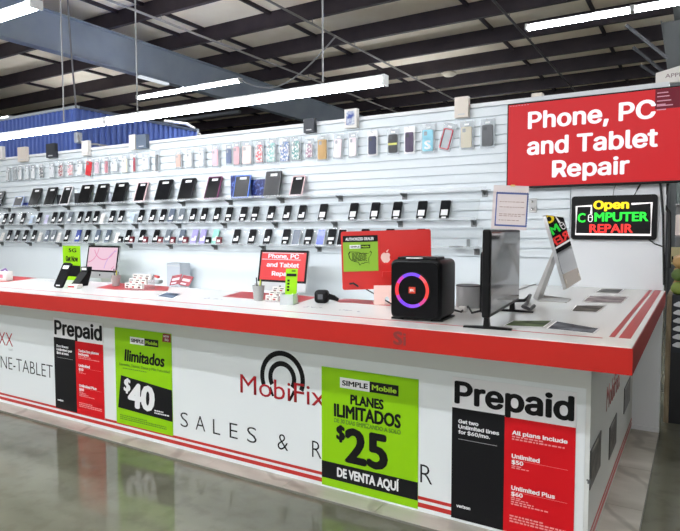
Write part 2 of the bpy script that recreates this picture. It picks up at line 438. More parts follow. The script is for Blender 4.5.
# ------------------------------------------------------------------ blue container behind the wall
CX, CY, CZ = -7.63, 3.13, 3.3
t = thing('shipping_container', 'blue corrugated container standing behind the slatted wall', 'container', (CX-2.5, CY+1.2, 0))
off = Vector((-(CX-2.5), -(CY+1.2), 0))
Mo = Matrix.Translation(off)
def corr(a0, a1, pitch=.105, d=.03):
    pts = []; a = a0
    while a < a1-1e-6:
        for f, dd in ((0, 0), (.36, 0), (.5, d), (.86, d)):
            if a+f*pitch < a1: pts.append((a+f*pitch, dd))
        a += pitch
    pts.append((a1, 0)); return pts
pf = corr(CX-5, CX); S = MB()
for i in range(len(pf)-1):
    (a, d), (b, e) = pf[i], pf[i+1]
    S.face([(a, CY+d, 0), (b, CY+e, 0), (b, CY+e, CZ-.03), (a, CY+d, CZ-.03)])
S.build('front_panel', BLUE, t, M=Mo, clean=False)
pf = corr(CY, CY+2.44); S = MB()
for i in range(len(pf)-1):
    (a, d), (b, e) = pf[i], pf[i+1]
    S.face([(CX-d, a, 0), (CX-e, b, 0), (CX-e, b, CZ-.03), (CX-d, a, CZ-.03)])
S.build('end_panel', BLUE, t, M=Mo, clean=False)
MB().box(CX-5, CX+.01, CY-.01, CY+.05, CZ-.03, CZ+.01).build('top_rail', mat('rail pale', (176, 184, 190), .4), t, M=Mo)
MB().box(CX-.04, CX+.01, CY+.05, CY+2.45, CZ-.03, CZ+.01).build('side_rail', mat('rail dark', (70, 80, 100), .4), t, M=Mo)
MB().box(CX-5, CX-.04, CY+.05, CY+2.44, CZ-.05, CZ-.03).build('roof', BLUE, t, M=Mo)
MB().box(CX-.012, CX+.016, CY+2.43, CY+2.47, 0, CZ+.02).build('corner_post', mat('rail pale', (176, 184, 190), .4), t, M=Mo)
p = at('Y', 2.95, 77, 138)
cable('corner_cable', [at('Y', 2.95, *q) for q in ((77, 132), (79, 140), (84, 145), (95, 144), (107, 146))], .014, WIRE, 'loose pale cable lying along the wall top before the blue container')
o = MB().rbox(p.x-.05, p.x+.03, 2.93, 3.02, p.z-.07, p.z+.08, .015).build('junction_box', mat('box pale grey', (190, 196, 204), .5))
tag(o, 'small pale junction box fixed to the corner of the blue container', 'box')
cable('corner_cable', [at('Y', 5.6, *q) for q in ((165, 121), (178, 123), (187, 124), (194, 128), (194, 136), (200, 134))], .03, mat('cable beige', (168, 164, 156), .6), 'pale cable bundle at the far right end of the blue container')
# ================================================================== COUNTER
ct = thing('service_counter', 'long white shop counter with a red fascia turning the corner to the slatted wall', 'counter', (-5, .63, 0))
OF = Matrix.Translation((5, -.63, 0))
def cpart(name, mb, m, **k): return mb.build(name, m, ct, M=OF, **k)
cpart('countertop', MB().box(XL, 0, 0, .85, ZB+.002, HT).box(-.98, 0, .85, YW-.001, ZB+.002, HT), COUNTERW)
cpart('fascia', MB().box(XL, .004, -.004, 0, ZB, HT-.003), RED)
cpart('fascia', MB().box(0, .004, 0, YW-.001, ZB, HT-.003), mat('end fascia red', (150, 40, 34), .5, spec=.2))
body = cpart('cabinet_body', MB().box(XL, XB, YB, .78, .0, ZB+.002).box(-.9, XB, .78, YW, 0, ZB+.002), CABINET)
cpart('printed_banner', MB().box(XL, XB-.02, YB-.003, YB, .012, .775), BANNER)
for z0, z1 in ((.079, .096), (.038, .062)):
    cpart('stripe', MB().box(XL, XB-.055, YB-.0045, YB-.003, z0, z1), STRIPE)
    cpart('stripe', MB().box(XB, XB+.0015, YB+.03, YW, z0, z1), STRIPE)
cpart('stripe', MB().box(XL, -.12, .155, .166, HT, HT+.0008), INLAY)
cpart('stripe', MB().box(-.102, -.08, .205, YW-.001, HT, HT+.0008), INLAY)
cpart('stripe', MB().box(-.066, -.022, .2, YW-.001, HT, HT+.0008), INLAY)
def toppoly(name, px, m, zt=HT+.001, parent=None, ymax=.849):
    pts = []
    for q in px:
        p = at('Z', HT, *q); pts.append((p.x, min(p.y, ymax)))
    mb = MB().xy(pts, HT, zt)
    return cpart(name, mb, m) if parent is None else mb.build(name, m, parent)
toppoly('red_inlay', ((-6, 283), (10, 281.5), (37, 278), (20, 276), (-6, 274)), INLAY)
toppoly('red_inlay', ((96, 288), (113, 289.5), (140, 290.5), (168, 291), (175, 286), (120, 283), (110, 284.5)), INLAY)
toppoly('red_inlay', ((223, 296.7), (262, 299.5), (300, 302.3), (317, 297.3), (300, 294), (252, 290)), INLAY)
toppoly('red_inlay', ((333, 300.2), (340, 302.5), (352, 302.8), (390, 306), (392, 302), (352, 299)), INLAY)

# lettering printed on the banner
fy = YB-.0031
fx = lambda px, py: at('Y', YB-.003, px, py)
def letters(body, px0, py0, px1, py1, pz0, pz1, m, bold=0.0):
    """baseline runs from px0,py0 to px1,py1"""
    a, b = fx(px0, py0), fx(px1, py1)
    return text('lettering', body, m, ct, a.x, b.x, pz0, pz1, fy, bold, M=OF)
def fspan(body, px0, px1, py, z0, z1, m, bold=0.0):
    a, b = fx(px0, py), fx(px1, py)
    return text('lettering', body, m, ct, a.x, b.x, z0, z1, fy-(.0014 if len(body) > 3 else 0), bold, M=OF)
fspan('MobiFixx', 240.5, 341, 385, .476, .592, REDINK, -.001)
AR = MB(); cxr, czr = -1.9, .606
AR.arc(cxr, czr, .134, .165, -22, 202, fy-.001, fy, 30); AR.arc(cxr, czr, .072, .103, -32, 212, fy-.001, fy, 26)
AR.xz([(cxr-.1, czr-.075), (cxr-.085, czr-.06), (cxr-.06, czr-.115), (cxr-.075, czr-.12)], fy-.001, fy)
AR.xz([(cxr+.08, czr-.06), (cxr+.095, czr-.075), (cxr+.06, czr-.13), (cxr+.05, czr-.12)], fy-.001, fy)
cpart('logo_arcs', AR, INK)
for ch, a, b in (('S', 180.5, 188), ('A', 195.5, 205), ('L', 213, 220), ('E', 229.5, 237.5), ('S', 247, 256.5), ('&', 277.5, 288), ('R', 312, 321.5), ('R', 420.5, 432.5)):
    fspan(ch, a, b, 415+(a-180)*.13, .172, .268, INK, -.012)
# the four letters of REPAIR the lime poster covers
r0, r1 = fx(316.5, 440).x, fx(426, 460).x
for i, ch in enumerate('EPAI'):
    xc = r0+(r1-r0)*(i+1)/5; text('lettering', ch, INK, ct, xc-(.03 if ch != 'I' else .005), xc+(.03 if ch != 'I' else .005), .172, .268, fy, -.012, M=OF)
a, b = fx(1.5, 366).x, fx(53, 380).x
w_ = (b-a)
text('lettering', 'PHONE-TABLET', INK, ct, b-w_*12.35/8.6, b, .316, .418, fy, -.014, M=OF)
text('lettering', 'MobiFixx'[-2:].upper(), REDINK, ct, fx(-1, 345).x, fx(13, 347).x, .515, .625, fy, -.006, M=OF)
text('lettering', 'LLC', mat('faint ink', (150, 152, 152), .5), ct, fx(9, 352).x, fx(13, 353).x, .478, .494, fy, 0, M=OF)
# lettering and picture panels on the end face
MS = Matrix.Translation((5, -.63, 0)) @ Matrix.Translation((XB+.001, 0, 0)) @ Matrix.Rotation(R(90), 4, 'Z')
text('lettering', 'MobiFixx', mat('end face red ink', (190, 104, 98), .5), ct, .95, 1.55, .53, .66, 0, -.001, M=MS)
for y0, y1, z0, z1, lab in ((.42, .75, .31, .49, 'dark picture panel on the counter end, nearest the corner'), (1.1, 1.42, .22, .4, 'dark picture panel on the counter end, lower and middle one'), (1.83, 2.21, .28, .45, 'dark picture panel on the counter end, nearest the wall')):
    t = thing('picture_panel', lab, 'poster', (XB, (y0+y1)/2, z0))
    h = (y1-y0)/2
    MB().box(0, .004, -h, h, 0, z1-z0).build('panel', mat('picture dark', (66, 64, 62), .3), t)
    MB().box(.004, .0048, -h+.03, h-.03, .02, z1-z0-.02).build('print', noisy('picture print', (60, 58, 58), (120, 116, 110), 22, .35), t)
    MB().box(.004, .0048, -h+.04, h-.1, z1-z0-.018, z1-z0-.008).build('caption_line', mat('caption grey', (170, 168, 164), .5), t)
# residue of a sticker on the fascia
p = at('Y', -.005, 393, 345); q = at('Y', -.005, 405, 345)
text('sticker_residue', 'S', mat('residue', (128, 40, 36), .6), ct, p.x, q.x-.012, .968, 1.03, -.0045, .05, M=OF)
text('sticker_residue', 'i', mat('residue', (128, 40, 36), .6), ct, q.x-.01, q.x+.005, .968, 1.022, -.0045, .02, M=OF)
cpart('screw_head', MB().tube([(-.2, YB-.004, .36), (-.2, YB, .36)], .004, 8), STEEL)
cpart('corner_clip', MB().box(XB-.006, XB+.006, YB-.006, YB+.01, .345, .362), STEEL)

# ------------------------------------------------------------------ posters on the front
def poster(label, x0, x1, z0, z1, m, name='poster'):
    t = thing(name, label, 'poster', ((x0+x1)/2, YB-.005, z0))
    h = (x1-x0)/2
    MB().box(-h, h, -.002, .0015, 0, z1-z0).build('sheet', m, t)
    return t, h, z1-z0
def ptext(t, s, x0, x1, z0, z1, m, bold=.02, name='lettering', **k): return text(name, s, m, t, x0, x1, z0, z1, -.0032, bold, **k)
def fineprint(t, x0, x1, z0, z1, n, m, seed=1):
    rnd = random.Random(seed); F_ = MB(); dz = (z1-z0)/n
    for i in range(n):
        x = x0; e = x1-(x1-x0)*(.0 if i < n-1 else .4)
        while x < e:
            w = rnd.uniform(.008, .022); F_.box(x, min(x+w, e), -.0034, -.0024, z0+dz*i+dz*.25, z0+dz*i+dz*.8); x += w+.005
    F_.build('fine_print', m, t)
PGREY = mat('fine print grey', (205, 205, 205), .5); PPINK = mat('fine print pink', (236, 150, 150), .5)
def prepaid(label, x0, x1, z0, z1, spanish):
    t, h, H = poster(label, x0, x1, z0, z1, POSTWHT)
    m_ = -h+(x1-x0)*.452
    top = H-.155
    MB().box(-h, m_, -.003, -.002, 0, top).build('black_panel', POSTBLK, t)
    MB().box(m_, h, -.003, -.002, 0, top-.006).build('red_panel', POSTRED, t)
    ptext(t, 'Prepaid', -h+.012, h-.008, top+.022, top+.137, INK, .03)
    if spanish: L1 = ('Dos lineas', 'Unlimited por', '$60 al mes'); L2 = ('Todos los planes', 'incluyen'); A, B = ('Unlimited', '$50'), ('Unlimited Plus', '$60')
    else: L1 = ('Get two', 'Unlimited lines', 'for $60/mo.'); L2 = ('All plans include',); A, B = ('Unlimited', '$50'), ('Unlimited Plus', '$60')
    wk = m_+h
    for i, s in enumerate(L1):
        ptext(t, s, -h+.034, -h+.034+(wk-.06)*(len(s)/14 if len(s) < 14 else 1), top-.075-.027*i, top-.056-.027*i, INKW, .03)
    MB().box(-h+.034, m_-.035, -.0036, -.003, top-.157, top-.1555).build('rule', PGREY, t)
    ptext(t, 'verizon', -h+.028, -h+.1, .06, .076, INKW, .03, name='brand_lettering')
    x = m_+.036; wr = h-m_-.07
    z = top-.086
    for s in L2: ptext(t, s, x, x+wr*len(s)/17, z, z+.02, INKW, .03); z -= .026
    fineprint(t, x, x+wr*.95, z-.002, z+.022, 2, PPINK, 3)
    for blk, zz in ((A, top-.2), (B, top-.355)):
        ptext(t, blk[0], x, x+wr*len(blk[0])/17.5, zz, zz+.021, INKW, .03)
        ptext(t, blk[1], x, x+.055, zz-.029, zz-.009, INKW, .03)
        MB().box(x, h-.03, -.0036, -.003, zz-.008, zz-.007).build('rule', PPINK, t)
        fineprint(t, x, x+.08, zz-.052, zz-.034, 2, PPINK, 5)
    fineprint(t, x, x+wr*.7, top-.43, top-.408, 2, PPINK, 8)
    fineprint(t, m_+.03, h-.03, .05, .09, 3, PPINK, 6)
    return t
prepaid('poster headed Prepaid in black and red beside the counter corner, English text', -.838, -.252, .03, .752, False)
prepaid('poster headed Prepaid in black and red left of the lime forty dollar poster', -4.125, -3.53, .088, .806, True)
# lime $40
t, h, H = poster('lime green poster with a large 40 dollar price on black', -3.397, -2.822, .09, .79, LIME)
def brandbar(t, xc, z0, w, hh):
    MB().box(xc-w/2, xc+.02*w, -.003, -.002, z0, z0+hh).build('brand_box', POSTWHT, t)
    MB().box(xc+.02*w, xc+w/2, -.003, -.002, z0, z0+hh).build('brand_box', POSTBLK, t)
    text('brand_lettering', 'SIMPLE', INK, t, xc-w/2+.04*w, xc-.01*w, z0+hh*.25, z0+hh*.75, -.0032, .03)
    text('brand_lettering', 'Mobile', mat('brand lime ink', (170, 215, 40), .5), t, xc+.06*w, xc+w/2-.03*w, z0+hh*.25, z0+hh*.75, -.0032, .03)
brandbar(t, .02, H-.105, .285, .05)
MB().xz([(h-.078, H-.004), (h-.004, H-.004), (h-.004, H-.06), (h-.086, H-.06)], -.003, -.002).build('badge', mat('badge dark red', (140, 40, 34), .5), t)
ptext(t, 'NOW', h-.07, h-.018, H-.028, H-.014, INKW, .02); ptext(t, '5G', h-.06, h-.025, H-.052, H-.036, INKW, .02)
ptext(t, 'Ilimitados', -h+.1, h-.07, H-.235, H-.15, INK, .035, shear=.12)
ptext(t, 'Llamadas, Textos, Datos y Más Velocidad', -h+.045, h-.02, H-.272, H-.252, LIMEDK, .015)
fineprint(t, -h+.08, h-.08, H-.296, H-.284, 1, LIMEDK, 2)
MB().xz([(-h+.058, H-.345), (h-.001, H-.385), (h-.001, .098), (-h+.02, .115)], -.003, -.002).build('price_panel', POSTBLK, t)
ptext(t, '$', -h+.085, -h+.155, H-.455, H-.36, INKW, .035, shear=.1)
ptext(t, '40', -h+.125, -h+.4, .135, H-.385, INKW, .05, shear=.06)
fineprint(t, h-.175, h-.03, .125, .158, 2, INKW, 4)
fineprint(t, -h+.04, h-.06, .03, .07, 3, LIMEDK, 9)
# lime $25
t, h, H = poster('large lime green poster offering plans from 25 dollars over the logo', -1.618, -1.022, .026, .712, LIME)
brandbar(t, .005, H-.105, .36, .058)
ptext(t, 'PLANES', -.108, .098, H-.19, H-.135, INK, .045)
ptext(t, 'ILIMITADOS', -.215, .2, H-.275, H-.2, INK, .045)
ptext(t, 'DE 30 DIAS EMPEZANDO A SOLO', -.213, .2, H-.308, H-.284, LIMEDK, .03)
ptext(t, '$', -.2, -.142, H-.405, H-.32, INK, .05)
ptext(t, '25', -.145, .125, .162, H-.325, INK, .042)
MB().box(-h, h, -.003, -.002, .045, .142).build('black_band', POSTBLK, t)
ptext(t, 'DE VENTA AQUÍ', -.195, .19, .068, .122, INKW, .045)
# ================================================================== BIG RED SCREEN AND SIGNS
TVR = mat('screen red', (4, 4, 4), .4, spec=.15, emit=(204, 34, 40), strength=1); TVW = emis('screen white', (250, 246, 255), 1.0)
TVD = mat('screen menu', (4, 4, 4), .4, spec=.15, emit=(104, 18, 36), strength=1); TVL = emis('screen menu light', (190, 120, 140), 1.0)
yt = 2.33
t = thing('wall_screen', 'large red wall screen reading Phone, PC and Tablet Repair', 'screen', (-.515, yt, 1.822))
OX, OZ = .515, -1.822
Mt = Matrix.Translation((OX, -yt, OZ))
x0, x1, z0, z1 = -1.122, .085, 1.809, 2.47
MB().rbox(x0, x1, yt, yt+.055, z0, z1, .006, 2).build('casing', BLACK, t, M=Mt)
MB().box(x0+.011, x1-.011, yt-.001, yt, z0+.016, z1-.011).build('display', TVR, t, M=Mt)
MB().box(-.75, -.25, yt+.055, YW-.001, 1.98, 2.3).build('wall_mount', STEEL, t, M=Mt)
def tv(s, pa, pb, cap0, base0, bold=.026):
    a = at('Y', yt, *pa); b = at('Y', yt, *pb); zc = at('Y', yt, *cap0).z; zb = at('Y', yt, *base0).z
    text('screen_lettering', s, TVW, t, a.x, b.x, zb, zc, yt-.0012, bold, M=Mt, th=.0006)
tv('Phone, PC', (528, 120), (656, 105), (529, 112), (531.5, 129))
tv('and Tablet', (527, 150), (658, 140), (575.6, 134), (581.5, 151.7))
tv('Repair', (552, 170), (629.5, 168), (552.6, 160.5), (554, 177.5))
m0, m1 = at('Y', yt, 655.5, 88.5), at('Y', yt, 655.5, 109.5)
MB().box(m0.x, x1-.011, yt-.0016, yt-.001, m1.z, z1-.012).build('menu_panel', TVD, t, M=Mt)
for i, (w, zz) in enumerate(((.09, .03), (.1, .055), (.115, .085), (.07, .11), (.13, .118), (.075, .145))):
    MB().box(m0.x+.012, m0.x+.012+w*.75, yt-.0022, yt-.0016, z1-.012-zz, z1-.012-zz+.007).build('menu_line', TVL, t, M=Mt)
for i in range(7):
    MB().box(x0+.02+i*.022, x0+.034+i*.022, yt-.0018, yt-.001, z1-.022, z1-.018).build('toolbar_icon', TVL, t, M=Mt)
# pale board with faint letters on top of the screen
a, b = at('Y', 2.47, 655.5, 88), at('Y', 2.47, 655.5, 76.5)
t = thing('top_board', 'small pale lettered board on the wall top above the red screen', 'sign', (a.x+.12, 2.47, ZW+.012))
hb = b.z-ZW-.012+.02
MB().xz([(-.12, 0), (.16, 0), (.16, hb+.035), (.02, hb+.03), (-.12, hb)], -.015, .015).build('board', CARD, t)
text('lettering', 'APPLE', mat('faint print', (150, 130, 130), .5), t, -.06, .07, hb*.45, hb*.8, -.0155, .01)
a = at('Y', 2.44, 536, 97.5)
tag(MB().rbox(a.x-.035, a.x+.05, 2.43, 2.5, ZW+.012, ZW+.045, .008).build('card_box', CREAM), 'tiny cream box lying on the wall top above the red screen', 'box')

# neon style Open sign
ox0, ox1, oz0, oz1 = -.64, -.062, 1.412, 1.737
t = thing('open_sign', 'lit black sign reading Open Computer Repair under the red screen', 'sign', ((ox0+ox1)/2, YW-.03, oz0))
hw, hh = (ox1-ox0)/2, oz1-oz0
MB().xz(rrect(-hw, hw, 0, hh, .022), 0, .028).build('panel', BLACK, t, smooth=True)
SU = lambda u: -hw+2*hw*(u-190)/388
SV = lambda v: hh*(269-v)/192
NW = emis('neon white', (255, 250, 250), 1.35); NY = emis('neon yellow', (255, 225, 0), 1.35); NG = emis('neon green', (30, 240, 60), 1.35); NR = emis('neon red', (255, 50, 45), 1.35)
path = [(285, 155), (285, 120), (215, 122), (213, 245), (553, 248), (553, 113), (466, 116)]
MB().tube([(SU(a), -.004, SV(b)) for a, b in path], .0075, 8).build('border_tube', NW, t)
text('open_lettering', 'Open', NY, t, SU(294), SU(456), SV(136), SV(98), -.001, .04, th=.006)
text('computer_lettering', 'C', NG, t, SU(221), SU(258), SV(193), SV(152), -.001, .035, th=.006)
text('computer_lettering', 'MPUTER', NG, t, SU(300), SU(541), SV(190), SV(150), -.001, .035, th=.006)
text('repair_lettering', 'REPAIR', NR, t, SU(278), SU(475), SV(239), SV(201), -.001, .03, th=.006)
mo = MB(); mo.arc(SU(281), SV(166), .011, .016, 0, 180, -.006, -.001, 10); mo.arc(SU(281), SV(182), .011, .016, 180, 360, -.006, -.001, 10)
mo.box(SU(281)-.016, SU(281)-.011, -.006, -.001, SV(182), SV(166)).box(SU(281)+.011, SU(281)+.016, -.006, -.001, SV(182), SV(166)).box(SU(281)-.016, SU(281)+.016, -.006, -.001, SV(171)-.002, SV(171)+.002)
mo.build('mouse_symbol', NW, t)
MB().box(-.02, .02, .028, .03, hh*.6, hh*.75).build('hanger', STEEL, t)
cable('sign_cord', [at('Y', YW-.006, *q) for q in ((634, 196), (638, 188), (643, 180))], .006, BLKWIRE, 'short black cord from the top of the lit Open sign up behind the red screen')
cable('sign_cord', [at('Y', YW-.006, *q) for q in ((648, 239), (655, 244), (664, 247))], .005, BLKWIRE, 'black cord curving from the bottom of the lit Open sign to the wall end')
cable('sign_cord', [at('Y', YW-.006, *q) for q in ((613, 196), (614, 189), (617, 182))], .003, WIRE, 'thin grey cord hanging between the red screen and the lit Open sign')
cable('screen_cord', [at('Y', YW-.012, *q) for q in ((660, 182), (661.5, 196), (663, 215), (663.5, 245), (664, 285))], .008, BLKWIRE, 'black cord hanging from the red screen down the wall edge')
cable('screen_cord', [at('Y', YW+.02, *q) for q in ((668, 182), (665.5, 192), (662, 202), (669.5, 213), (669.5, 240), (669, 268))], .012, BLKWIRE, 'thick black cord looping off the wall edge beside the grey column')
p = at('Y', YW, 533, 205)
t = thing('wall_hook', 'small white hook plate on the slatted wall left of the lit Open sign', 'hook', (p.x, YW, p.z-.06))
MB().rbox(-.03, .03, -.008, 0, 0, .11, .003, 2).build('plate', mat('hook plate', (196, 196, 194), .4), t)
MB().tube([(-.0, -.008, .085), (0, -.03, .08), (0, -.034, .095)], .006, 6).build('hook', CHROME, t)
MB().tube([(-.0, -.008, .03), (0, -.03, .025), (0, -.034, .04)], .006, 6).build('hook', CHROME, t)

# ================================================================== SHELVES OF THE SLAT WALL
TILT = 20
PLATE = clear('smoked acrylic', (198, 206, 208), .1)
def shelf(label, z, hgt, bxs, xr, depth):
    """clear acrylic ledge with a leaning back plate"""
    t = thing('display_shelf', label, 'shelf', ((XL+xr)/2, YW, z))
    dx = -(XL+xr)/2; x0, x1 = XL+.02+dx, xr+dx
    MB().box(x0, x1, -depth-.03, -.001, -.006, 0).build('ledge', ACRYL, t)
    MB().box(x0, x1, -depth-.033, -depth-.03, -.006, .016).build('front_lip', ACRYL, t)
    bp = MB().yz([(-depth+.016, .001), (-depth+.019, .001), (min(-depth+.019+hgt*math.tan(R(TILT)), -.001), hgt), (min(-depth+.016+hgt*math.tan(R(TILT)), -.004), hgt)], x0, x1).build('back_plate', PLATE, t) if hgt < .2 else None
    for b in bxs:
        k = MB().yz([(-.0015, -.006), (-depth, -.006), (-depth, -.014), (-.012, -.05), (-.0015, -.055)], b+dx-.003, b+dx+.003)
        k.box(b+dx-.022, b+dx+.022, -.014, -.0015, -.06, -.006)
        k.build('bracket', STEEL, t)
    return t
dep1, dep2 = .10, .085
B1 = [-8.86, -8.17, -7.48, -6.82, -6.12, -5.43, -4.75, -4.06, -3.38, -2.70, -2.04, -1.32]
B2 = [-9.06, -8.36, -7.66, -6.96, -6.24, -5.53, -4.82, -4.14, -3.46, -2.76, -2.08, -1.41]
B3 = [-9.06, -8.38, -7.69, -7.02, -6.34, -5.64, -4.96, -4.28, -3.62, -2.94, -2.2, -1.38]
shelf('uppermost clear acrylic shelf on the slatted wall, carrying the tablets', 1.815, .24, B1, -1.27, dep1)
shelf('middle clear acrylic shelf on the slatted wall, one row of phones below the tablets', 1.572, .17, B2, -1.36, dep2)
shelf('lowest clear acrylic shelf on the slatted wall, above the desks', 1.338, .17, B3, -1.33, dep2)

# ---- phones: one built, the rest copied
FRAME = mat('phone frame', (16, 17, 20), .5, spec=.2)
CASES = {}
def make_phone(body_m, tag_kind, screen_m=None, w=.082, h=.166):
    t = thing('display_phone', 'x', 'phone')
    M = Matrix.Identity(4)
    MB().xz(rrect(-w/2, w/2, 0, h, .01, 3), -.009, 0).build('body', body_m, t, smooth=True)
    MB().xz(rrect(-w/2+.004, w/2-.004, .006, h-.006, .007, 3), -.0098, -.009).build('screen', screen_m or PHONEDK, t)
    if tag_kind == 'mid':
        MB().box(-.028, .034, -.0108, -.0098, .036, .068).box(.008, .034, -.0108, -.0098, .068, .09).build('price_tag', TAGW, t)
    elif tag_kind == 'big':
        MB().box(-.03, .03, -.0108, -.0098, .036, .088).build('price_tag', TAGW, t)
        MB().box(-.018, .02, -.0108, -.0098, .01, .024).build('small_tag', TAGW, t)
    elif tag_kind == 'low':
        MB().box(-.034, .034, -.0108, -.0098, .055, .082).build('price_tag', TAGW, t)
        MB().box(-.014, .02, -.0108, -.0098, .016, .036).build('small_tag', TAGW, t)
    return t
GREYPH = mat('phone grey', (104, 112, 120), .35); BLUEPH = mat('phone blue', (44, 66, 150), .3); LAVPH = mat('phone lavender', (168, 160, 214), .4)
PALEB = mat('card pale blue', (196, 214, 236), .5); PALEL = mat('card lavender', (212, 208, 236), .5); MINT = mat('phone mint', (148, 214, 196), .4)
DKRED = mat('box dark red', (110, 26, 38), .5); SLATE = mat('phone slate', (88, 100, 116), .35); WCASE = mat('white case', (236, 236, 238), .4)
KINDS = {}
def phone_kind(k):
    if k not in KINDS:
        KINDS[k] = {'b': lambda: make_phone(FRAME, 'mid'), 'B': lambda: make_phone(FRAME, 'big', w=.086, h=.172), 'l': lambda: make_phone(FRAME, 'low'),
                    's': lambda: make_phone(SLATE, 'mid', SLATE), 'g': lambda: make_phone(GREYPH, 'mid', GREYPH), 'u': lambda: make_phone(BLUEPH, 'mid', BLUEPH),
                    'v': lambda: make_phone(LAVPH, 'mid', LAVPH), 'm': lambda: make_phone(MINT, 'mid', MINT),
                    'W': lambda: make_phone(WCASE, None, SLATE, w=.09, h=.166), 'U': lambda: make_phone(WCASE, None, mat('screen blue', (66, 92, 190), .2), w=.09, h=.166),
                    'K': lambda: make_phone(WCASE, None, PHONEDK, w=.09, h=.166), 'p': lambda: make_phone(FRAME, None)}[k]()
        return KINDS[k], True
    return KINDS[k], False
NAMES = {'b': 'black phone with a white price tag', 'B': 'large black phone with a big white price tag', 'l': 'black phone with two white tags', 's': 'slate grey phone with a white price tag', 'g': 'grey phone with a white price tag',
         'u': 'blue phone with a white price tag', 'v': 'lavender phone with a white price tag', 'm': 'mint green phone with a white price tag', 'W': 'white-cased phone with a grey face', 'U': 'white-cased phone with a bright blue face', 'K': 'white-cased phone with a black face', 'p': 'black phone without a tag',
         'c': 'pale blue info card', 'w': 'white info card', 'e': 'lavender info card', 'r': 'dark red phone box', 'k': 'black phone box'}
def make_card(m, w=.07, h=.13):
    t = thing('info_card', 'x', 'card')
    MB().box(-w/2, w/2, -.003, 0, .0, h).build('sheet', m, t)
    MB().box(-w/2+.012, w/2-.012, -.0036, -.003, h*.62, h*.7).box(-w/2+.012, w/2-.02, -.0036, -.003, h*.45, h*.5).build('print', PGREY, t)
    return t
def make_box(m):
    t = thing('phone_box', 'x', 'box')
    MB().box(-.034, .034, -.022, 0, 0, .075).build('carton', m, t)
    MB().box(-.02, .02, -.0228, -.022, .02, .045).build('label', TAGW, t)
    return t
for k, f in (('c', lambda: make_card(PALEB)), ('w', lambda: make_card(CARD)), ('e', lambda: make_card(PALEL)), ('r', lambda: make_box(DKRED)), ('k', lambda: make_box(BLACK))):
    KINDS['_'+k] = f
def place_row(items, z, dep, shelfname, group):
    cnt = {}
    for (px, k) in items: cnt[k] = cnt.get(k, 0)+1
    seen = {}; last = None
    for (px, k) in items:
        seen[k] = seen.get(k, 0)+1
        x = at('Y', YW-dep+.02, px, at_y(px, z)).x
        loc = (x, YW-dep+(.012 if k not in 'rk' else .0), z+.0006)
        lab = NAMES[k]+' on the '+shelfname if cnt[k] == 1 else NAMES[k].replace(' with a', ',').replace(' with', ',')+', '+shelfname+', '+ordw(seen[k])+' such from the left'
        if '_'+k in KINDS and k not in KINDS:
            KINDS[k] = KINDS['_'+k](); fresh = True; proto = KINDS[k]
        else: proto, fresh = (KINDS[k], False) if k in KINDS else phone_kind(k)
        rot = (R(-TILT), 0, 0) if k not in 'rk' else (R(-14), 0, 0)
        if fresh: r = proto; r.location = loc; r.rotation_euler = rot; r['label'] = lab
        else: r = dup(proto, loc, rot, lab)
        r['group'] = group
        last = r
def at_y(px, z):
    """image row of height z at the shelf front, near column px (wall lines are straight)"""
    lo, hi = 100., 300.
    for _ in range(30):
        m_ = (lo+hi)/2
        if at('Y', YW-.06, px, m_).z > z: lo = m_
        else: hi = m_
    return lo
row2 = [(4,'b'),(11,'b'),(22,'b'),(30.5,'c'),(38,'b'),(45.5,'e'),(53,'b'),(60,'b'),(69,'g'),(79,'b'),(87,'b'),(95,'b'),(101.5,'w'),(111,'b'),(120,'b'),(131,'c'),(140,'b'),(151.5,'b'),(162,'b'),(170.5,'s'),(180.5,'g'),(192,'b'),(203,'b'),(216,'b'),(228,'l'),(242.3,'l'),(254,'l'),(270,'b'),(286,'b'),(301,'b'),(322,'B'),(352.5,'B'),(374,'B'),(396,'B'),(421,'B'),(444,'B')]
row3 = [(1.5,'w'),(8,'b'),(16,'b'),(24.5,'b'),(33,'b'),(39,'w'),(46,'s'),(52.5,'g'),(58,'w'),(66,'b'),(77,'u'),(86,'b'),(96.5,'s'),(107,'s'),(116,'w'),(122,'k'),(127,'b'),(133.5,'r'),(141,'b'),(147,'r'),(155,'b'),(162,'r'),(167,'g'),(174.5,'r'),(181,'s'),(187,'r'),(193.5,'v'),(202,'v'),(209.5,'k'),(214.5,'m'),(220.5,'r'),(235.5,'b'),(251,'b'),(266.5,'b'),(285,'l'),(295.5,'W'),(307.5,'l'),(320,'U'),(330.5,'l'),(341,'K'),(363.5,'p'),(388.5,'p'),(419.5,'p')]
place_row(row2, 1.572, dep2, 'middle acrylic shelf', 'phones and cards along the middle shelf')
place_row(row3, 1.338, dep2, 'lowest acrylic shelf', 'phones and cards along the lowest shelf')
p = at('Y', YW-.07, 456, 248)
tag(MB().rbox(p.x-.05, p.x+.05, YW-.11, YW-.03, 1.3395, 1.353, .005, 2).build('flat_phone', FRAME), 'black phone lying flat at the right end of the lowest shelf', 'phone')
p = at('Y', YW-.02, 468, 242)
tag(MB().box(p.x-.012, p.x+.012, YW-.02, YW-.0005, 1.345, 1.41).build('bracket_clip', STEEL), 'small grey clip above the right end of the lowest shelf', 'clip')

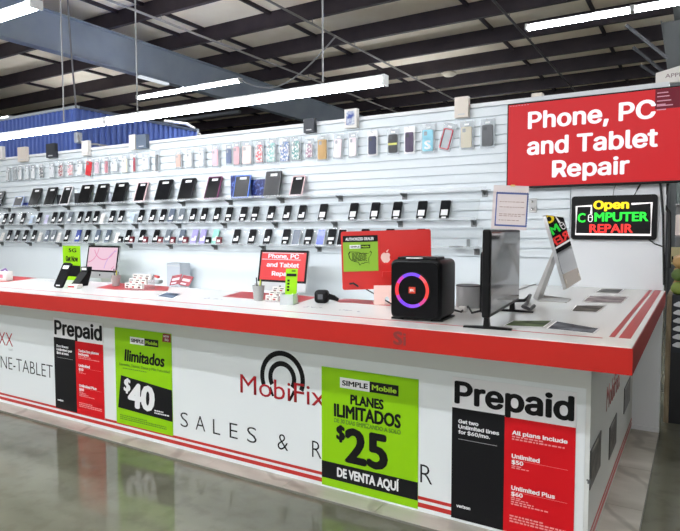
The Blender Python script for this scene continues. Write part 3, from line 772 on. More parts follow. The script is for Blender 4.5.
# ---- tablets
def tablet(label, px, pw, ph, z, face, frame, extra=None, tagc=True):
    """px centre column, width and height in metres"""
    x = at('Y', YW-dep1, px-3.0, at_y(px, z+.02)).x
    t = thing('display_tablet', label, 'tablet', (x, YW-dep1+.004, z+.0006), (R(-13 if px in (243.5, 274) else -TILT), 0, 0), 'tablets along the uppermost shelf')
    pw *= 1.22; ph *= 1.08; w = pw/2
    MB().xz(rrect(-w, w, 0, ph, .014, 4), -.012, 0).build('body', frame, t, smooth=True)
    MB().xz(rrect(-w+.011, w-.011, .012, ph-.012, .006, 3), -.0128, -.012).build('screen', face, t)
    if tagc: MB().box(-w*.36, w*.5, -.0138, -.0128, ph*.8, ph*.9).build('price_tag', TAGW, t)
    return t
ZT = 1.815
FR_B = mat('tablet black', (22, 23, 27), .35); FR_W = mat('tablet white frame', (238, 232, 232), .35); FR_P = mat('tablet pink frame', (240, 208, 210), .35)
FR_BL = mat('tablet blue frame', (60, 110, 210), .35); FR_M = mat('tablet maroon frame', (120, 44, 92), .35); FR_S = mat('tablet silver blue', (176, 190, 226), .3)
TABS = [(-1.5, .2, .225, 'b', 'black tablet cut by the left edge of the picture'), (20, .17, .14, 's', 'small silver-blue framed tablet propped low near the left edge'),
        (35.5, .17, .235, 'b', 'black tablet right of the small silver-blue one'), (51, .165, .235, 'b', 'black tablet left of the white-framed one'), (66.5, .15, .235, 'w', 'white-framed tablet nearest the left edge'),
        (85.5, .18, .24, 'b', 'black tablet covering a dark box'), (101.5, .165, .24, 'b', 'black tablet above the pink-screened computer'), (120, .18, .24, 'b', 'black tablet left of the white-pink framed one'),
        (141.5, .145, .23, 'p', 'white-pink framed tablet among the black ones'), (164, .185, .24, 'b', 'black tablet right of the white-pink framed one'), (187, .175, .24, 'b', 'black tablet left of the maroon-edged one'),
        (213.5, .16, .24, 'm', 'maroon-edged tablet with a black face'), (243.5, .17, .225, 'u', 'bright blue framed tablet before a blue patterned box'), (274, .16, .245, 'b', 'black tablet right of the blue patterned boxes'), (298.5, .125, .195, 'q', 'pink-framed tablet at the right end of the row')]
for (px, w, h, f, lab) in TABS:
    tablet(lab+' on the uppermost shelf', px, w, h, ZT, SCREEN if f != 'x' else SCREEN, {'b': FR_B, 's': FR_S, 'w': FR_W, 'p': FR_P, 'm': FR_M, 'u': FR_BL, 'q': FR_P}[f])
BOXBL = noisy('blue patterned print', (18, 28, 92), (120, 150, 235), 26, .35, 3, .5, .75)
def backbox(px, w, h, m, label, y=YW-.024, cat='box', z=ZT):
    x = at('Y', y, px, at_y(px, z+.02)).x
    t = thing('tablet_box', label, cat, (x, y, z+.0006))
    MB().box(-w/2, w/2, 0, .022, 0, h).build('carton', m, t)
    MB().box(-w*.3, w*.2, -.0008, 0, h*.06, h*.12).build('label', PGREY, t)
    return t
backbox(237, .17, .245, BOXBL, 'blue patterned tablet box behind the blue framed tablet')
backbox(258.5, .19, .19, BOXBL, 'blue patterned tablet box left of the last black tablet')
backbox(77.5, .12, .15, mat('box charcoal', (40, 42, 46), .5), 'charcoal box behind the black tablet on the uppermost shelf')
backbox(58.5, .06, .14, mat('box charcoal', (40, 42, 46), .5), 'narrow charcoal stand left of the white-framed tablet')
backbox(109, .05, .13, mat('box silver', (170, 174, 184), .4), 'narrow silver stand behind a black tablet on the uppermost shelf')
backbox(25, .14, .055, BLUEPH, 'flat dark blue box under the silver-blue tablet')

# ---- hanging phone cases
HOOKZ = 2.37
def noisecase(name, a, b): return noisy(name, a, b, 45, .4, 2, .42, .58)
CC = [ # px, colour, description, tilt, width, height
 (8, (226,228,230), 'white phone case with a black edge', 10, .055, .12), (15, (176,180,184), 'grey phone case', 0, .06, .11), (20, (238,238,240), 'white phone case', 0, .05, .12), (27, (222,228,230), 'clear phone case', 0, .06, .12),
 (33, (232,234,236), 'white phone case', 0, .055, .12), (41.5, (60,66,78), 'dark patterned phone case', 0, .05, .11), (52, (230,232,236), 'white phone case', 0, .07, .12), (61, (150,52,64), 'dark red patterned phone case', 0, .07, .12), (70.5, (228,150,160), 'pink checked phone case', 0, .075, .11),
 (80, (238,240,242), 'white phone case', 0, .07, .12), (89, (206,44,52), 'bright red phone case hung askew', 12, .08, .15), (97, (222,196,206), 'pale pink phone case', 0, .06, .12), (106.5, (206,140,150), 'narrow pink-red phone case', 0, .04, .12), (114.5, (240,240,242), 'white phone case', 0, .075, .1),
 (125, (236,228,208), 'beige phone case', 0, .065, .14), (134.5, (170,70,80), 'narrow red phone case', 0, .022, .14), (146, (224,228,232), 'clear phone case', 0, .08, .12), (157, (120,124,126), 'grey narrow phone case', 0, .03, .16),
 (178.5, (206,176,164), 'tan phone case', 0, .055, .12), (189.5, (214,218,212), 'white phone case with a grey print', 0, .06, .13), (202, (216,220,224), 'clear phone case', 0, .05, .14), (215.5, (238,196,206), 'pink-edged phone case', 0, .062, .15),
 (229, (96,108,140), 'navy and white phone case', 0, .05, .13), (236.8, (226,178,184), 'red-edged phone case', 0, .055, .16), (247, (240,216,210), 'pale pink phone case', 0, .09, .16),
 (259.5, (196,70,80), 'red patterned phone case', 0, .065, .15), (271.5, (120,178,172), 'teal patterned phone case', 0, .075, .16), (285, (84,116,168), 'blue patterned phone case', 0, .08, .16), (296, (90,150,146), 'dark teal patterned phone case', 0, .07, .15), (309.5, (160,120,140), 'small mauve patterned phone case', 0, .06, .11),
 (322.5, (190,150,86), 'gold-brown phone case', 0, .075, .16), (338, (244,226,230), 'pale pink phone case', 4, .08, .17), (353, (240,228,232), 'clear pinkish phone case', 0, .07, .17), (372.5, (30,38,74), 'navy phone case in a white card', 0, .075, .16), (393, (24,24,26), 'black phone case with a yellow band', 0, .085, .16),
 (409.5, (62,40,76), 'purple phone case in a white card', 0, .075, .17), (428, (140,206,224), 'light blue phone case with a white letter', 0, .095, .18), (446.5, (200,40,62), 'clear phone case with a red rim hung askew', 16, .085, .17), (466.5, (206,198,176), 'white and gold phone case', 0, .09, .17), (487.5, (70,72,74), 'dark grey phone case', 0, .09, .17)]
ncl = {}
for c in CC: ncl[c[2]] = ncl.get(c[2], 0)+1
sn = {}
random.seed(3)
for i, (px, c, d, tl, w, h) in enumerate(CC):
    zc = 2.262 if px < 300 else 2.25
    x = at('Y', YW-.03, px, at_y(px, zc)).x
    sn[d] = sn.get(d, 0)+1
    lab = d+' in the top hanging row'
    if ncl[d] > 1: lab = d+', '+ordw(sn[d])+' such from the left, top hanging row'
    t = thing('phone_case', lab, 'phone case', (x, YW, zc), group='phone cases hanging in the top row')
    white_card = 'white card' in d; rim = 'rim' in d
    if px < 330: w, h = w*1.25, h*1.15
    ph = h+.03; pw = w+.03
    Mr = Matrix.Translation((0, -.03, 0)) @ Matrix.Rotation(R(tl), 4, 'Y')
    MB().tube([(0, -.001, h/2+.035), (0, -.06, h/2+.035), (0, -.063, h/2+.045)], .0025, 5).build('hook', CHROME, t)
    MB().xz(rrect(-pw/2, pw/2, -ph/2, h/2+.05, .006, 2), .001, .003).build('pack', TAGW if white_card else BLISTER, t, M=Mr)
    cm = mat('case %d' % i, c, .4) if 'pattern' not in d and 'print' not in d and 'checked' not in d else noisecase('case %d' % i, c, (236, 232, 230))
    if rim:
        a = MB(); o_ = rrect(-w/2, w/2, -h/2, h/2, .012, 3); q_ = rrect(-w/2+.007, w/2-.007, -h/2+.007, h/2-.007, .008, 3)
        for k in range(len(o_)): a.xz([o_[k], o_[(k+1) % len(o_)], q_[(k+1) % len(q_)], q_[k]], -.012, .0005)
        a.build('shell', cm, t, M=Mr)
    else:
        MB().xz(rrect(-w/2, w/2, -h/2, h/2, .012, 3), -.01, .0005).build('shell', cm, t, M=Mr, smooth=True)
        dark = sum(c) < 300
        MB().xz(rrect(-w*.36, -w*.05, h*.24, h*.42, .004, 2), -.0112, -.01).build('camera_cutout', mat('cutout grey', (150, 154, 158), .4) if not dark else mat('cutout dark', (46, 48, 52), .4), t, M=Mr)
    if 'yellow band' in d: MB().box(-w/2, w/2, -.0115, -.01, -.014, .004).build('band', mat('band yellow', (226, 224, 120), .5), t, M=Mr)
    if 'white letter' in d: text('letter', 'S', TAGW, t, -.03, .03, -.075, .0, -.0105, .05, M=Mr)
    if 'black edge' in d: MB().box(w/2-.008, w/2, -.0115, -.01, -h/2+.01, h/2-.01).build('edge', BLACK, t, M=Mr)
    if 'narrow' not in d or 'red' in d: MB().box(-.02, .02, -.0005, .001, h/2+.012, h/2+.028).build('hang_tab', TAGW, t, M=Mr)

# ---- boxes clipped to the wall top
def topbox(label, px0, px1, py_top, py_bot, m, y=YW-.055, side=None):
    a, b = at('Y', y, px0, (py_top+py_bot)/2), at('Y', y, px1, (py_top+py_bot)/2)
    zt, zb = at('Y', y, px0, py_top).z, at('Y', y, px0, py_bot).z
    t = thing('phone_carton', label, 'box', ((a.x+b.x)/2, y, zb), group='cartons along the wall top')
    h = (b.x-a.x)/2
    MB().box(-h, h, 0, .048, 0, zt-zb).build('carton', m, t)
    MB().box(-h*.5, h*.5, -.0008, 0, .02, .03).build('print', PGREY, t)
    MB().box(-.02, .02, .048, YW-y-.0045, .03, .06).build('clip', STEEL, t)
    return t, h, zt-zb
topbox('white carton on the wall top, cut by the left edge of the picture', -5, 2, 147, 160, CARD)
topbox('cream carton on the wall top, second from the left edge', 17.5, 25.5, 147.5, 162, CREAM)
topbox('black carton on the wall top before the blue container', 46, 54.5, 144, 158, mat('carton black', (36, 40, 48), .5))
topbox('white carton on the wall top below the pale junction box', 81.5, 88, 141, 155.5, CARD)
topbox('white carton on the wall top, touching a slate-grey carton', 129, 135, 135, 150, CARD)
topbox('slate-grey carton on the wall top beside a white carton', 136, 146, 135, 149, mat('carton slate', (92, 106, 124), .5))
topbox('black carton on the wall top behind the long lamp, right of the blue container', 303.5, 314, 119, 133, mat('carton dark slate', (34, 40, 50), .5))
t, h, hh_ = topbox('white carton with a phone picture on the wall top', 344.5, 356.5, 109.5, 128.5, CARD)
MB().box(-h+.018, h-.022, -.001, -.0002, .03, hh_-.02).build('picture', noisy('phone picture', (44, 70, 150), (220, 226, 230), 14, .4, 2, .4, .6), t)
topbox('cream carton at the right end of the wall top, left of the red screen', 454.5, 468, 97.5, 118, CREAM)
# ================================================================== BACK DESK AND COMPUTERS
t = thing('back_desk', 'white work desk along the foot of the slatted wall behind the counter', 'desk', (-5.4, 2.1, 0))
MB().box(-4.4, 4.1, -.36, .31, .765, .8).build('desk_top', COUNTERW, t)
for x in (-4.36, -1.5, 1.3, 4.06): MB().box(x-.02, x+.02, -.34, .3, 0, .765).build('side_panel', CABINET, t)

def ipoint(y, px, py): return at('Y', y, px, py)
SCRPINK = emis('screen pink', (246, 208, 226), .95); ARC1 = emis('screen rose', (232, 150, 186), .95); ARC2 = emis('screen violet', (214, 176, 226), .95)
def desktop(label, yb, bl, br, tl, chin, body_m, face_m, pic):
    a, b, c = ipoint(yb, *bl), ipoint(yb, *br), ipoint(yb, *tl)
    w = b.x-a.x; h = (c.z-a.z)*1.03; tilt = 10; ch = chin*h
    t = thing('desktop_computer', label, 'computer', ((a.x+b.x)/2, yb+.12, .8))
    zb = a.z-ch-.8
    M = Matrix.Translation((0, -.12, zb)) @ Matrix.Rotation(R(-tilt), 4, 'X')
    hw = w/2
    MB().xz(rrect(-hw, hw, 0, h+ch, .012, 3), 0, .02).build('case', ALU, t, M=M, smooth=True)
    MB().xz(rrect(-hw, hw, ch, h+ch, .008, 3), -.002, 0).build('bezel', BLACK, t, M=M)
    MB().box(-hw+.022, hw-.022, -.003, -.002, ch+.02, h+ch-.022).build('display', face_m, t, M=M)
    MB().xz([(-.008+.012*math.cos(k*math.pi/5), ch*.5+.012*math.sin(k*math.pi/5)) for k in range(10)], -.0015, 0).build('chin_logo', INK, t, M=M)
    st = MB(); st.yz([(.0, 0), (.17, 0), (.17, .006), (.10, .012), (.04, zb+.17), (.028, zb+.165), (.085, .006)], -.09, .09)
    st.build('stand', ALU, t, M=Matrix.Translation((0, -.1, 0)))
    pic(t, M, hw, ch, h)
    return t
def pic1(t, M, hw, ch, h):
    w0, w1, z0, z1 = -hw+.022, hw-.022, ch+.02, h+ch-.022
    def ring(cx, cz, r, m, nm):
        A = MB(); n = 40
        for k in range(n):
            t0, t1 = 2*math.pi*k/n, 2*math.pi*(k+1)/n
            q = [(cx+(r+d)*math.cos(a), cz+(r+d)*math.sin(a)) for a, d in ((t0, -.006), (t0, .006), (t1, .006), (t1, -.006))]
            if all(w0 < p[0] < w1 and z0 < p[1] < z1 for p in q): A.xz(q, -.0036, -.003)
        A.build(nm, m, t, M=M)
    ring(w0+.28, z1+.06, .2, ARC1, 'wallpaper_curve'); ring(w0-.02, z1+.02, .2, ARC1, 'wallpaper_curve'); ring(w0+.24, z1+.02, .33, ARC1, 'wallpaper_curve'); ring(w1+.06, z0-.02, .26, ARC2, 'wallpaper_curve')
desktop('silver desktop computer with a pink wallpaper on the desk behind the counter', 2.0, (84.5, 271), (115.5, 273.5), (88.5, 245.8), .24, ALU, SCRPINK, pic1)
def pic2(t, M, hw, ch, h):
    wd = 2*hw-.05
    for s, f0, f1, u0, u1 in (('Phone, PC', .16, .86, .74, .88), ('and Tablet', .14, .88, .47, .61), ('Repair', .28, .72, .2, .34)):
        text('screen_lettering', s, TVW, t, -hw+.02+wd*f0, -hw+.02+wd*f1, ch+h*u0, ch+h*u1, -.003, .03, M=M, th=.0006)
    MB().box(-hw+.03, hw-.08, -.0036, -.003, ch+h*.7, ch+h*.715).box(-hw+.03, hw-.05, -.0036, -.003, ch+h*.9, ch+h*.915).build('screen_bar', TVW, t, M=M)
desktop('silver desktop computer showing a red Phone, PC and Tablet Repair screen behind the counter', 2.0, (256.7, 281.2), (305, 284), (262, 250.4), .26, ALU, emis('screen red bright', (242, 52, 54), 1.0), pic2)

# red computer seen from the back, on the counter
def face_cam(yaw_off=0): return YAW + R(yaw_off)
p = at('Z', HT, 387, 303.5); zc = (p-CAM).dot(FW); u = zc/F
t = thing('desktop_computer', 'red desktop computer seen from behind on the counter left of the black speaker', 'computer', (p.x, p.y, HT), (0, 0, YAW))
w = 89*u; h = 58*u; zb = 15*u
IRED = mat('computer red', (200, 42, 38), .3)
IPINK = mat('computer pale pink', (236, 198, 188), .35)
Mi = Matrix.Translation((0, 0, zb)) @ Matrix.Rotation(R(-1.6), 4, 'Y')
MB().xz(rrect(-w/2, w/2, 0, h, .014, 4), -.012, 0).build('back_shell', IRED, t, M=Mi, smooth=True)
MB().xz(rrect(-w/2+.004, w/2-.004, .004, h-.004, .012, 4), 0, .003).build('front_glass', SCREEN, t, M=Mi)
# stand: sloping plate with a cable hole, and foot
S = MB(); sw = 13.5*u
S.prism([(-sw, 0), (-sw*.2, 0), (-sw*.2, .035), (-sw*.05, .045), (sw*.1, .035), (sw*.1, 0), (sw, 0), (sw, .105), (-sw, .105)], lambda a, b, d: (a, -.07+d+(b*.45), b+.004), 0, .005)
S.box(-sw, sw, -.075, .10, 0, .005)
S.build('stand', IPINK, t)
MB().box(-.03, .03, -.028, -.0122, .16, .19).build('stand_hinge', IRED, t)
def apple(cx, cz, r):
    pts = []
    for k in range(36):
        a = 2*math.pi*k/36
        x = math.sin(a)*r*(1.0+.06*math.cos(2*a)); z_ = math.cos(a)*r*(1.02)
        if abs(math.sin(a)) < .3 and z_ > 0: z_ -= r*.2*(1-abs(math.sin(a))/.3)
        if abs(math.sin(a)) < .22 and z_ < 0: z_ += r*.12*(1-abs(math.sin(a))/.22)
        if z_ < 0: x *= 1-.18*(-z_/r)
        d = math.hypot(x-r*1.25, z_-r*.1)
        if d < r*.55: x = r*1.25-math.sqrt(max((r*.55)**2-(z_-r*.1)**2, 0))
        pts.append((cx+x, cz+z_))
    return pts
ac, az = (385.5-387)*u, zb+(288.5-257.5)*u
A = MB().xz(apple(ac, az, 5.2*u), -.0128, -.012)
A.xz([(ac+.002+.016*0, az+5.4*u), (ac+.004, az+6.8*u), (ac+.014, az+8.2*u), (ac+.016, az+8.2*u), (ac+.014, az+6.6*u), (ac+.006, az+5.5*u)], -.0128, -.012)
A.build('apple_logo', IPINK, t)
MB().tube([(-.22, -.014, zb+.03), (-.2, -.03, zb+.035), (-.17, -.035, zb+.015)], .006, 6).build('plug', BLKWIRE, t)
cable('power_cable', [at('Z', HT+.065, 365, 288.5), at('Z', HT+.03, 378, 296), at('Z', HT+.012, 392, 304), at('Z', HT+.008, 400, 309)], .004, BLKWIRE, 'thin black cable running from the red computer down behind the speaker')
# dealer sign stuck on it
RZ = Matrix.Rotation(YAW, 4, 'Z')
q = Vector(((343.5+378.5-2*387)/2*u, -.0135, zb+(288.5-271)*u)); qq = p + RZ @ q
t = thing('dealer_sign', 'lime green authorized dealer sign with a map on the red computer', 'sign', qq, (0, R(-1.6), YAW))
hw, H = 17.3*u, 35.5*u
MB().box(-hw, hw, -.001, .001, 0, H).build('sheet', mat('dealer lime', (134, 176, 44), .5), t)
MB().box(-hw, hw, -.0018, -.001, H*.82, H).build('header', POSTBLK, t)
text('lettering', 'AUTHORIZED DEALER', INKW, t, -hw*.84, hw*.78, H*.865, H*.945, -.0018, .03)
MB().box(-hw*.62, 0, -.0018, -.001, H*.64, H*.74).build('brand_box', POSTWHT, t)
MB().box(0, hw*.56, -.0018, -.001, H*.64, H*.74).build('brand_box', POSTBLK, t)
text('brand_lettering', 'SIMPLE', INK, t, -hw*.57, -hw*.05, H*.665, H*.715, -.0018, .03); text('brand_lettering', 'Mobile', mat('brand lime ink', (170, 215, 40), .5), t, hw*.06, hw*.5, H*.665, H*.715, -.0018, .03)
MAP = [(-.62,.5),(-.55,.56),(-.1,.54),(.05,.5),(.14,.52),(.2,.46),(.32,.5),(.42,.5),(.5,.57),(.56,.52),(.5,.44),(.42,.38),(.4,.3),(.42,.2),(.36,.24),(.22,.24),(.14,.21),(.05,.22),(-.05,.16),(-.14,.25),(-.3,.27),(-.48,.31),(-.58,.38)]
o_ = [(a*hw*1.15, b*H) for a, b in MAP]
mp_ = MB(); cx_ = sum(a for a, b in o_)/len(o_); cz_ = sum(b for a, b in o_)/len(o_)
q_ = [(cx_+(a-cx_)*.93, cz_+(b-cz_)*.9) for a, b in o_]
for k in range(len(o_)): mp_.xz([o_[k], o_[(k+1) % len(o_)], q_[(k+1) % len(q_)], q_[k]], -.0016, -.001)
mp_.build('map_outline', INK, t)
rnd = random.Random(2); ml = MB()
for i in range(7):
    zz = H*(.29+i*.033); x = -hw*.5
    while x < hw*.3: w_ = rnd.uniform(.008, .03); ml.box(x, min(x+w_, hw*.36), -.0016, -.001, zz, zz+H*.018); x += w_+.004
ml.build('map_lettering', INK, t)

# ================================================================== SPEAKER
p = at('Z', HT, 414.5, 321)
sy = .07
t = thing('party_speaker', 'black cube speaker with a glowing purple and red ring on the counter', 'speaker', (p.x, p.y, HT), (0, 0, R(5)))
sw, sd, sh = .128, .27, .292
MB().rbox(-sw, sw, 0, sd, .006, sh, .028, 4).build('cabinet', mat('speaker black', (13, 13, 15), .45, spec=.25), t, smooth=True)
MB().xz(rrect(-sw+.012, sw-.012, .02, sh-.012, .03, 5), -.008, .004).build('front_grille', noisy('grille black', (9, 9, 10), (17, 17, 19), 260, .7, 2, spec=.12), t, smooth=True)
zc = .148; xc = -.01
cols = [(40, (255, 70, 90)), (0, (255, 60, 50)), (-40, (235, 60, 130)), (-80, (150, 70, 255)), (-120, (120, 60, 255)), (160, (255, 50, 70)), (200, (245, 60, 110)), (120, (140, 70, 255)), (80, (130, 90, 255))]
segs = [(30, 60, (255, 96, 110)), (-30, 30, (255, 66, 60)), (-60, -30, (224, 70, 150)), (-100, -60, (150, 80, 255)), (-140, -100, (128, 66, 255)), (-160, -140, (200, 60, 190)), (-205, -160, (255, 50, 60)), (-235, -205, (210, 60, 190)), (-300, -235, (128, 76, 255))]
rg = thing  # ring lamp in coloured lengths
for i, (a0, a1, c) in enumerate(segs):
    MB().arc(xc, zc, .069, .084, a0, a1, -.013, -.008, 10).build('ring_light', emis('ring %d' % i, c, 1.1), t)
MB().arc(xc, zc, .084, .09, 0, 360, -.011, -.008, 40).build('ring_rim', BLACK, t)
MB().box(xc-.016, xc+.016, -.011, -.008, zc-.015, zc+.015).build('badge', emis('badge red', (232, 70, 44), .9), t)
text('badge_lettering', 'JBL', INKW, t, xc-.012, xc+.012, zc-.006, zc+.006, -.011, .03)
MB().rbox(-.1, .1, .03, .16, sh-.004, sh+.012, .006, 2).build('top_panel', BLACK, t)
MB().rbox(-.05, .03, .012, .05, sh+.004, sh+.01, .002, 1).build('top_label', TAGW, t)
for s in (-1, 1): MB().box(s*.1-.03, s*.1+.03, .03, .24, 0, .008).build('foot', BLACK, t)

# ================================================================== BLACK TELEVISION SEEN FROM ITS END
a = at('Z', HT+.05, 489.5, 318.5)
yawtv = R(94.9)
t = thing('television', 'black flat television standing edge-on at the counter corner, right of the speaker', 'television', (a.x, a.y, HT), (0, 0, yawtv))
# local +x runs along the width away from the customer, local -y is the screen side
TW, TH = .745, .385
MB().rbox(0, TW, 0, .036, .05, .05+TH, .008, 2).build('bezel', BLACK, t)
MB().box(.02, TW-.016, -.001, .0, .068, .05+TH-.012).build('screen', mat('television screen', (84, 86, 88), .08), t)
MB().rbox(.06, TW-.08, .03, .06, .06, .05+TH*.75, .015, 3).build('back_cover', BLACK, t)
for x in (.03, TW-.1):
    MB().yz([(-.09, 0), (-.09, .008), (.004, .012), (.008, .055), (.028, .055), (.032, .012), (.12, .008), (.12, 0)], x-.012, x+.012).build('foot', BLACK, t)
# certificate taped on its top edge
cpos = at('Y', .62, 508.5, 229.5)
t = thing('certificate', 'white certificate with a blue border taped to the top of the black television', 'certificate', (cpos.x, .62, cpos.z), (R(-4), R(3), YAW-R(12)))
zc = (Vector((cpos.x, .62, cpos.z))-CAM).dot(FW); u = zc/F
hw, H = 17*u, 44*u
MB().box(-hw, hw, -.0008, .0008, 0, H).build('sheet', mat('certificate paper', (226, 214, 212), .6), t)
MB().xz([(-hw*.05, H*.98), (hw*.2, H*.98), (hw*.22, H*1.02), (-hw*.02, H*1.02)], -.0016, -.0008).build('tape', mat('tape yellow', (222, 192, 110), .5), t)
bd = MB(); x0, x1, z0, z1 = -hw*.82, hw*1.0, H*.07, H*.84
wv = .006
for (xa_, xb_, za_, zb_) in ((x0, x1, z0, z0+wv*1.4), (x0, x1, z1-wv*1.4, z1), (x0, x0+wv, z0, z1), (x1-wv, x1, z0, z1)): bd.box(xa_, xb_, -.0014, -.0008, za_, zb_)
for i in range(14):
    bd.xz([(x0+(x1-x0)*i/14, z1-wv), (x0+(x1-x0)*(i+.5)/14, z1+wv*.7), (x0+(x1-x0)*(i+1)/14, z1-wv)], -.0014, -.0008)
    bd.xz([(x1-wv, z0+(z1-z0)*i/14), (x1+wv*.6, z0+(z1-z0)*(i+.5)/14), (x1-wv, z0+(z1-z0)*(i+1)/14)], -.0014, -.0008)
bd.build('border', mat('border blue', (78, 96, 160), .5), t)
rnd = random.Random(4); ln = MB()
for zz, x2 in ((.62, .6), (.5, .75), (.34, .7), (.3, .5), (.2, .55)):
    x = -hw*.6
    while x < hw*x2: w_ = rnd.uniform(.006, .02); ln.box(x, x+w_, -.0013, -.0008, H*zz, H*zz+.004); x += w_+.004
ln.build('faint_writing', mat('writing brown', (176, 150, 140), .6), t)

# adapter and cables beside it
def zz(px, py, dz=.006): 
    q = at('Z', HT, px, py); return (q.x, q.y, HT+dz)
cable('adapter_cable', [zz(499,300,.05), zz(503,304,.03), zz(509,305,.02), zz(516,304,.02), zz(524,303,.015), zz(530,300,.03), zz(527,305,.01), zz(523,308,.008), zz(530,311,.008), zz(534,308,.012)], .011, BLKWIRE, 'tangled black adapter cable on the counter right of the black television')
cable('adapter_cable', [zz(519,290,.005), zz(530,286,.005), zz(545,283,.005), zz(556,282,.005)], .004, WIRE, 'thin grey cable running along the return counter to the silver computer')
cable('charging_cable', [zz(454,311), zz(461,313), zz(468,310,.02), zz(472,314), zz(480,312)], .006, BLKWIRE, 'short black charging cable between the speaker and the black television')
q = at('Z', HT, 468, 310)
tag(MB().rbox(q.x-.02, q.x+.02, q.y-.1, q.y-.07, HT+.0005, HT+.03, .006, 2).build('charger', CARD), 'small white charger lying before the grey cylinder', 'charger')
q = at('Z', HT, 468.5, 307)
t = thing('grey_canister', 'grey cylinder canister with a dark rim behind the speaker, left of the television', 'canister', (q.x, q.y, HT))
MB().lathe([(.066, 0), (.07, .006), (.07, .118), (.066, .12)], 28).build('body', mat('canister grey', (150, 150, 150), .35, metal=.3), t, smooth=True)
MB().lathe([(.0705, .119), (.0715, .121), (.069, .126), (.05, .127)], 28).build('rim', mat('canister rim', (44, 44, 46), .4), t, smooth=True)

# silver computer on the return counter, tilted towards the end
zb_ = .105
a = at('Z', HT+zb_, 566.6, 289.3)
TILT_R, yawr = 16, R(93)
t = thing('desktop_computer', 'silver desktop computer turned sideways on the return counter beside the lit Open sign', 'computer', (a.x, a.y, HT), (0, 0, yawr))
WW, HH = .70, .43
M = Matrix.Translation((0, 0, zb_)) @ Matrix.Rotation(R(-TILT_R), 4, 'X')
MB().xz(rrect(0, WW, 0, HH, .015, 3), 0, .018).build('case', ALU, t, M=M, smooth=True)
MB().xz(rrect(.003, WW-.003, .085, HH-.003, .012, 3), -.0015, 0).build('screen', mat('mirror glass', (8, 9, 11), .02, spec=.75), t, M=M)
MB().xz(rrect(.003, WW-.003, .003, .085, .008, 3), -.0015, 0).build('chin', mat('chin silver', (190, 176, 158), .35, metal=.4), t, M=M)
for x in (.05, WW-.06): MB().tube([(x, -.004, .04), (x, -.001, .04)], .013, 12).build('sticker', mat('sticker pale', (236, 226, 208), .4), t, M=M)
st = MB(); st.yz([(.03, 0), (.03, .006), (.20, .008), (.225, .02), (.1, .345), (.088, .345), (.195, .02), (.19, 0)], WW/2-.1, WW/2+.1)
st.build('stand', mat('stand silver', (196, 194, 190), .35, metal=.4), t)

# ================================================================== SMALL THINGS ON THE COUNTER
def quad(name, label, px, m, dark=None, cat='flyer'):
    t = thing(name, label, cat, at('Z', HT, sum(q[0] for q in px)/4, sum(q[1] for q in px)/4)+Vector((0, 0, .0012)))
    L_ = [at('Z', HT, *q)-Vector((t.location.x, t.location.y, HT)) for q in px]
    c = sum(L_, Vector())/4
    MB().xy([(v.x, v.y) for v in L_], 0, .001).build('sheet', TAGW, t)
    MB().xy([((c+(v-c)*.93).x, (c+(v-c)*.93).y) for v in L_], .001, .0016).build('picture', m, t)
    return t
PIC = lambda n, a, b: noisy(n, a, b, 9, .6, 5, .35, .65, spec=.1)
quad('flyer', 'dark photo flyer on the counter top nearest the front right corner', ((546, 329), (556, 321.5), (600, 329), (594, 334)), PIC('pic a', (34, 36, 44), (120, 126, 134)))
quad('flyer', 'green photo flyer on the counter top between the television and another flyer', ((503, 326), (513, 321), (553, 321), (544, 327.5)), PIC('pic b', (40, 62, 36), (120, 140, 100)))
quad('flyer', 'dark grey photo flyer on the return counter, second from the front', ((571, 311.5), (576, 305.5), (606, 306), (597, 312.5)), PIC('pic c', (60, 60, 58), (120, 116, 110)))
quad('flyer', 'wide pale photo flyer on the return counter, behind the dark grey one', ((582, 302), (589, 296), (628, 297), (622, 303.5)), PIC('pic d', (120, 114, 116), (196, 184, 188)))
quad('flyer', 'small grey photo flyer on the return counter nearest the wall', ((595, 292.5), (601, 289), (624, 289.5), (619, 293.5)), PIC('pic e', (84, 86, 88), (140, 140, 138)))
quad('flyer', 'dark blue photo flyer on the counter above the lime forty dollar poster', ((157, 296.5), (166, 292.5), (181, 294), (173, 299)), PIC('pic f', (28, 40, 62), (110, 126, 146)))

def onc(px, py): q = at('Z', HT, px, py); return q
def prop(name, label, cat, px, py, rot=(0,0,0), dz=.0005):
    q = onc(px, py); return thing(name, label, cat, (q.x, q.y, HT+dz), rot), ((q-CAM).dot(FW))/F
# dummy phone display and its stand, lime sign behind
t, u = prop('dummy_phone', 'large black dummy phone leaning on the counter left of the pink-screened computer', 'phone', 59, 288, (R(-28), 0, R(4)))
MB().xz(rrect(-6.3*u, 6.3*u, 0, 27*u, .02, 5), -.016, 0).build('body', FRAME, t, smooth=True)
MB().xz(rrect(-5.5*u, 5.5*u, .02, 25.8*u, .014, 4), -.017, -.016).build('screen', SCREEN, t)
MB().box(-.028, .034, -.018, -.017, 20*u, 23.6*u).build('price_tag', TAGW, t)
MB().box(-.02, .02, -.018, -.017, .01, .018).build('small_tag', TAGW, t)
t, u = prop('phone_stand', 'black display block behind the large dummy phone', 'stand', 73.5, 286.5, (0, 0, R(4)))
MB().yz([(0, 0), (.1, 0), (.14, 15*u), (.11, 15*u)], -5.5*u, 5.5*u).build('block', mat('block black', (14, 14, 15), .6, spec=.15), t)
MB().box(-.03, .045, .1, .14, 15*u, 19*u).build('top_clip', FRAME, t)
MB().box(-.02, .03, .098, .1, 15.6*u, 18*u).build('clip_label', TAGW, t)
t = thing('lime_sign', 'small lime green sign on the desk behind the large dummy phone', 'sign', (0, 0, .8))
a, b = at('Y', 1.95, 63.5, 272), at('Y', 1.95, 80, 246)
t.location = ((a.x+b.x)/2, 1.95, .8); hw = (b.x-a.x)/2; H = b.z-.8
MB().box(-hw, hw, -.003, .003, .0, H).build('sheet', LIME, t)
